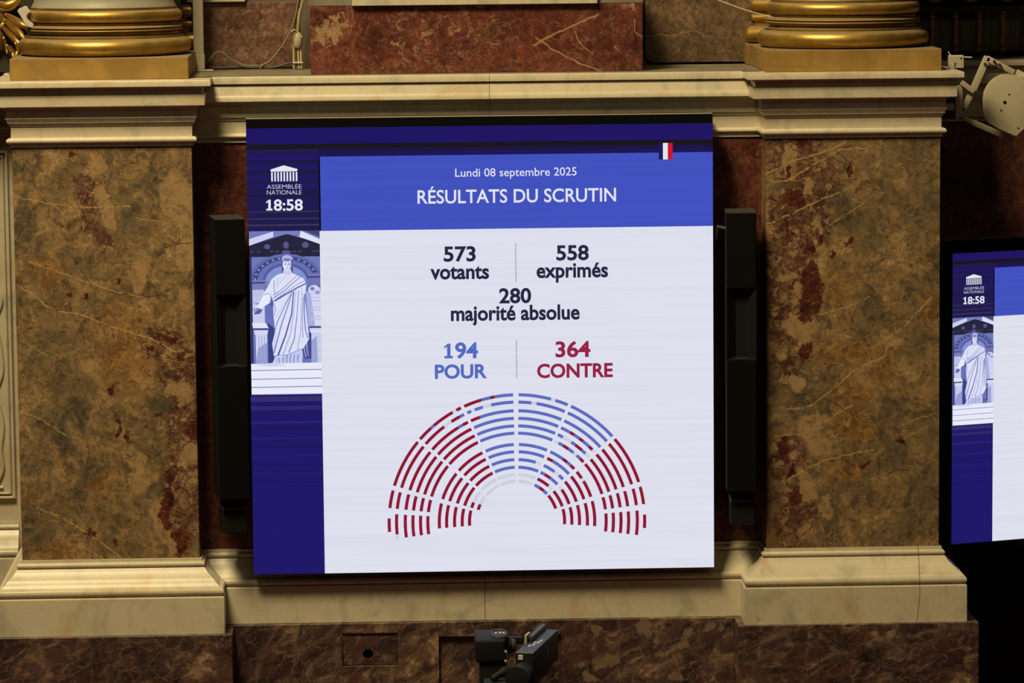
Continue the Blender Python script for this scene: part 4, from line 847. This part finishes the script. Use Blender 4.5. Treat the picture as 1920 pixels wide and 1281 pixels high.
bar('reach_arm', [(3.579, 5.504), (3.739, 5.419)], .034)
bar('reach_arm', [(3.75, 5.422), (3.906, 5.343)], .036, YA-.01)
bar('reach_collar', [(3.736, 5.428), (3.751, 5.419)], .026, YA, .026, DARKGREY)
bar('strut', [(3.444, 5.158), (3.5, 5.133)], .026); bar('strut', [(3.497, 5.133), (3.738, 5.027)], .034)
for p in [(3.567, 5.471), (3.62, 5.486), (3.651, 5.467), (3.49, 5.314), (3.44, 5.209), (3.422, 5.16)]:
    obj('bolt', lathe(BM(), [(.008, 0), (.008, .02), (.006, .024)], 0, 0, 12, Matrix.Translation((p[0], YA-.012, p[1])) @ Matrix.Rotation(math.pi/2, 4, 'X')), DARKGREY, ar, 50)
hd = obj('disc_head', prism(BM(), [(3.736, 5.054), (3.708, 5.067), (3.63, 5.101), (3.568, 5.133), (3.552, 5.164), (3.543, 5.214), (3.539, 5.276), (3.545, 5.316), (3.561, 5.349), (3.582, 5.377), (3.61, 5.398), (3.644, 5.413), (3.681, 5.416), (3.722, 5.409), (3.778, 5.387), (3.856, 5.34), (3.887, 5.272), (3.884, 5.21), (3.847, 5.164), (3.795, 5.127)], YA-.14, YA-.10, .006), plain('cream_disc', (.44, .39, .27), .55), ar, 40)
for px_, r_ in [((3.663, 5.254), 0.01), ((3.688, 5.3), 0.005), ((3.642, 5.208), 0.005), ((3.742, 5.104), 0.005)]:
    obj('hole', lathe(BM(), [(r_, 0), (r_, .004)], 0, 0, 14, Matrix.Translation((px_[0], YA-.138, px_[1])) @ Matrix.Rotation(math.pi/2, 4, 'X')), DARKVOID, hd)
boxo('head_mount', CREAM, ar, 3.752, 3.815, YA-.101, YA+.01, 5.22, 5.406)
jb = thing('junction_box', 'small cream junction box on the cornice edge next to the gilded plinth', 'box', (3.346, .0, ZL))
j0, j1 = 3.303, 3.386
boxo('case', CREAM, jb, j0, j1, .0, .08, ZL, 5.539)
for px_ in [(3.334, 5.494), (3.331, 5.482), (3.367, 5.524)]:
    obj('screw', lathe(BM(), [(.005, 0), (.005, .003)], 0, 0, 10, Matrix.Translation((px_[0], .0005, px_[1])) @ Matrix.Rotation(math.pi/2, 4, 'X')), DARKGREY, jb)
obj('plug', tube(BM(), P_(.03, [(3.387, 5.528), (3.433, 5.525)]), .005), WHITEPAINT, jb, 60)
obj('lead', tube(BM(), P_(.03, [(3.317, 5.532), (3.298, 5.56)]), .004), WHITEPAINT, jb, 60)

# ---------------------------------------------------------------- television camera below the screen
TY = -1.5
tv = thing('television_camera', 'black television camera with blue grey top standing in front of the dado', 'camera', (0.729, TY+.2, 0))
h0, h1 = 0.519, 0.683
hz1 = 2.496
obj('viewfinder_hood', box(BM(), h0, h1, TY-.02, TY+.28, hz1-.125, hz1, .016, 3), BLACK, tv, 40)
obj('hood_base', box(BM(), h0+.025, h1+.005, TY-.005, TY+.24, 2.10, hz1-.11, .008, 2), BLACK, tv, 40)
obj('eyepiece', lathe(BM(), [(.030, 0), (.036, .01), (.036, .05), (.030, .06)], 0, 0, 24, Matrix.Translation((h1-.004, TY+.10, hz1-.055)) @ Matrix.Rotation(math.pi/2, 4, 'Y')), DARKGREY, tv, 40)
obj('eyepiece_ring', lathe(BM(), [(.042, 0), (.046, .008), (.042, .016)], 0, 0, 24, Matrix.Translation((h1+.016, TY+.10, hz1-.055)) @ Matrix.Rotation(math.pi/2, 4, 'Y')), BLACK, tv, 40)
obj('viewfinder_arm', box(BM(), h1-.01, h1+.10, TY+.14, TY+.19, hz1-.06, hz1-.02, .006, 2), BLACK, tv, 40)
obj('focus_dial', lathe(BM(), [(.050, 0), (.050, .012), (.044, .020), (.036, .020), (.034, .012)], 0, 0, 28, Matrix.Translation((0.651, TY+.12, 2.495-.004)) @ Matrix.Diagonal((1, 2.2, 1, 1))), DARKGREY, tv, 40)
for dx in (-.018, .006, .024):
    obj('dial_mark', box(BM(), 0.651+dx-.006, 0.651+dx+.006, TY+.075, TY+.105, 2.495+.016, 2.495+.020), WHITEPAINT, tv)
# body: long box, turned and tipped towards the hall
BX, BZ = 0.823, 2.457
BMt = Matrix.Translation((BX, -1.7, BZ)) @ Matrix.Rotation(math.radians(-14.5), 4, 'Z')
obj('body', box(BM(), -.098, 0, 0, .66, -.165, -.008, .006, 2, BMt), BLACK, tv, 40)
obj('top_cover', box(BM(), -.097, -.001, .001, .659, -.008, 0, .003, 1, BMt), BLUEGREY, tv)
obj('handle', box(BM(), -.095, -.066, .30, .66, 0, .030, .008, 2, BMt), plain('blue_black_rubber', (.030, .036, .052), .5), tv, 40)
for i, (a, b, c) in enumerate(((-.045, .20, .05), (-.032, .26, .05), (-.060, .17, .04), (-.028, .32, .04), (-.050, .27, .03))):
    obj('worn_marking', box(BM(), a-.007, a+.006, b, b+c, 0, .0012, 0, 1, BMt), WHITEPAINT, tv)
obj('hot_shoe', box(BM(), -.105, -.092, .26, .36, -.01, .042, .002, 1, BMt), BEIGE, tv)
obj('tally_lamp', box(BM(), -.082, -.055, -.006, .0, -.040, -.012, .002, 1, BMt), WHITEPAINT, tv)
obj('side_stripe', box(BM(), .0, .002, .02, .60, -.030, -.024, 0, 1, BMt), DARKGREY, tv)
obj('side_label', box(BM(), .0, .002, .36, .375, -.080, -.035, 0, 1, BMt), CREAM, tv)
obj('base_plate', box(BM(), -.09, -.01, .05, .45, -.20, -.165, .004, 1, BMt), BLACK, tv)
obj('lens', lathe(BM(), [(.052, 0), (.056, .03), (.050, .05), (.056, .055), (.056, .10), (.050, .105), (.060, .13), (.064, .19), (.058, .192)], 0, 0, 32, BMt @ Matrix.Translation((-.05, .0, -.10)) @ Matrix.Rotation(math.pi/2, 4, 'X')), BLACK, tv, 40)
obj('lens_cable', tube(BM(), curve([(0.751, TY-.06, 2.406), (0.722, TY-.10, 2.374), (0.704, TY-.08, 2.339)], 6), .007), DARKGREY, tv, 60)
cx_ = 0.672
obj('hand_grip', tube(BM(), curve([(cx_-.07, TY-.16, 2.31), (cx_, TY-.13, 2.345), (cx_+.06, TY-.10, 2.33)], 6), [.020]*5+[.028]*8, 12), BLACK, tv, 60)
obj('shelf', box(BM(), cx_-.11, cx_+.07, TY-.20, TY-.05, 2.275, 2.295, .003), BLUEGREY, tv)
for p in [(0.69, 2.433), (0.689, 2.381)]:
    obj('button', lathe(BM(), [(.007, 0), (.007, .006)], 0, 0, 12, Matrix.Translation((p[0]-.008, TY-.018, p[1])) @ Matrix.Rotation(math.pi/2, 4, 'X')), WHITEPAINT, tv)
ex = tv.location.x
obj('pan_head', box(BM(), ex-.16, ex+.16, TY-.02, TY+.34, 2.02, 2.20, .02, 2), BLACK, tv, 40)
obj('pedestal_pole', lathe(BM(), [(.09, .08), (.09, 1.0), (.07, 1.02), (.07, 2.03)], ex, TY+.16, 24), DARKGREY, tv, 40)
obj('pedestal_foot', lathe(BM(), [(.38, 0), (.38, .06), (.30, .10), (.09, .14)], ex, TY+.16, 32), BLACK, tv, 40)
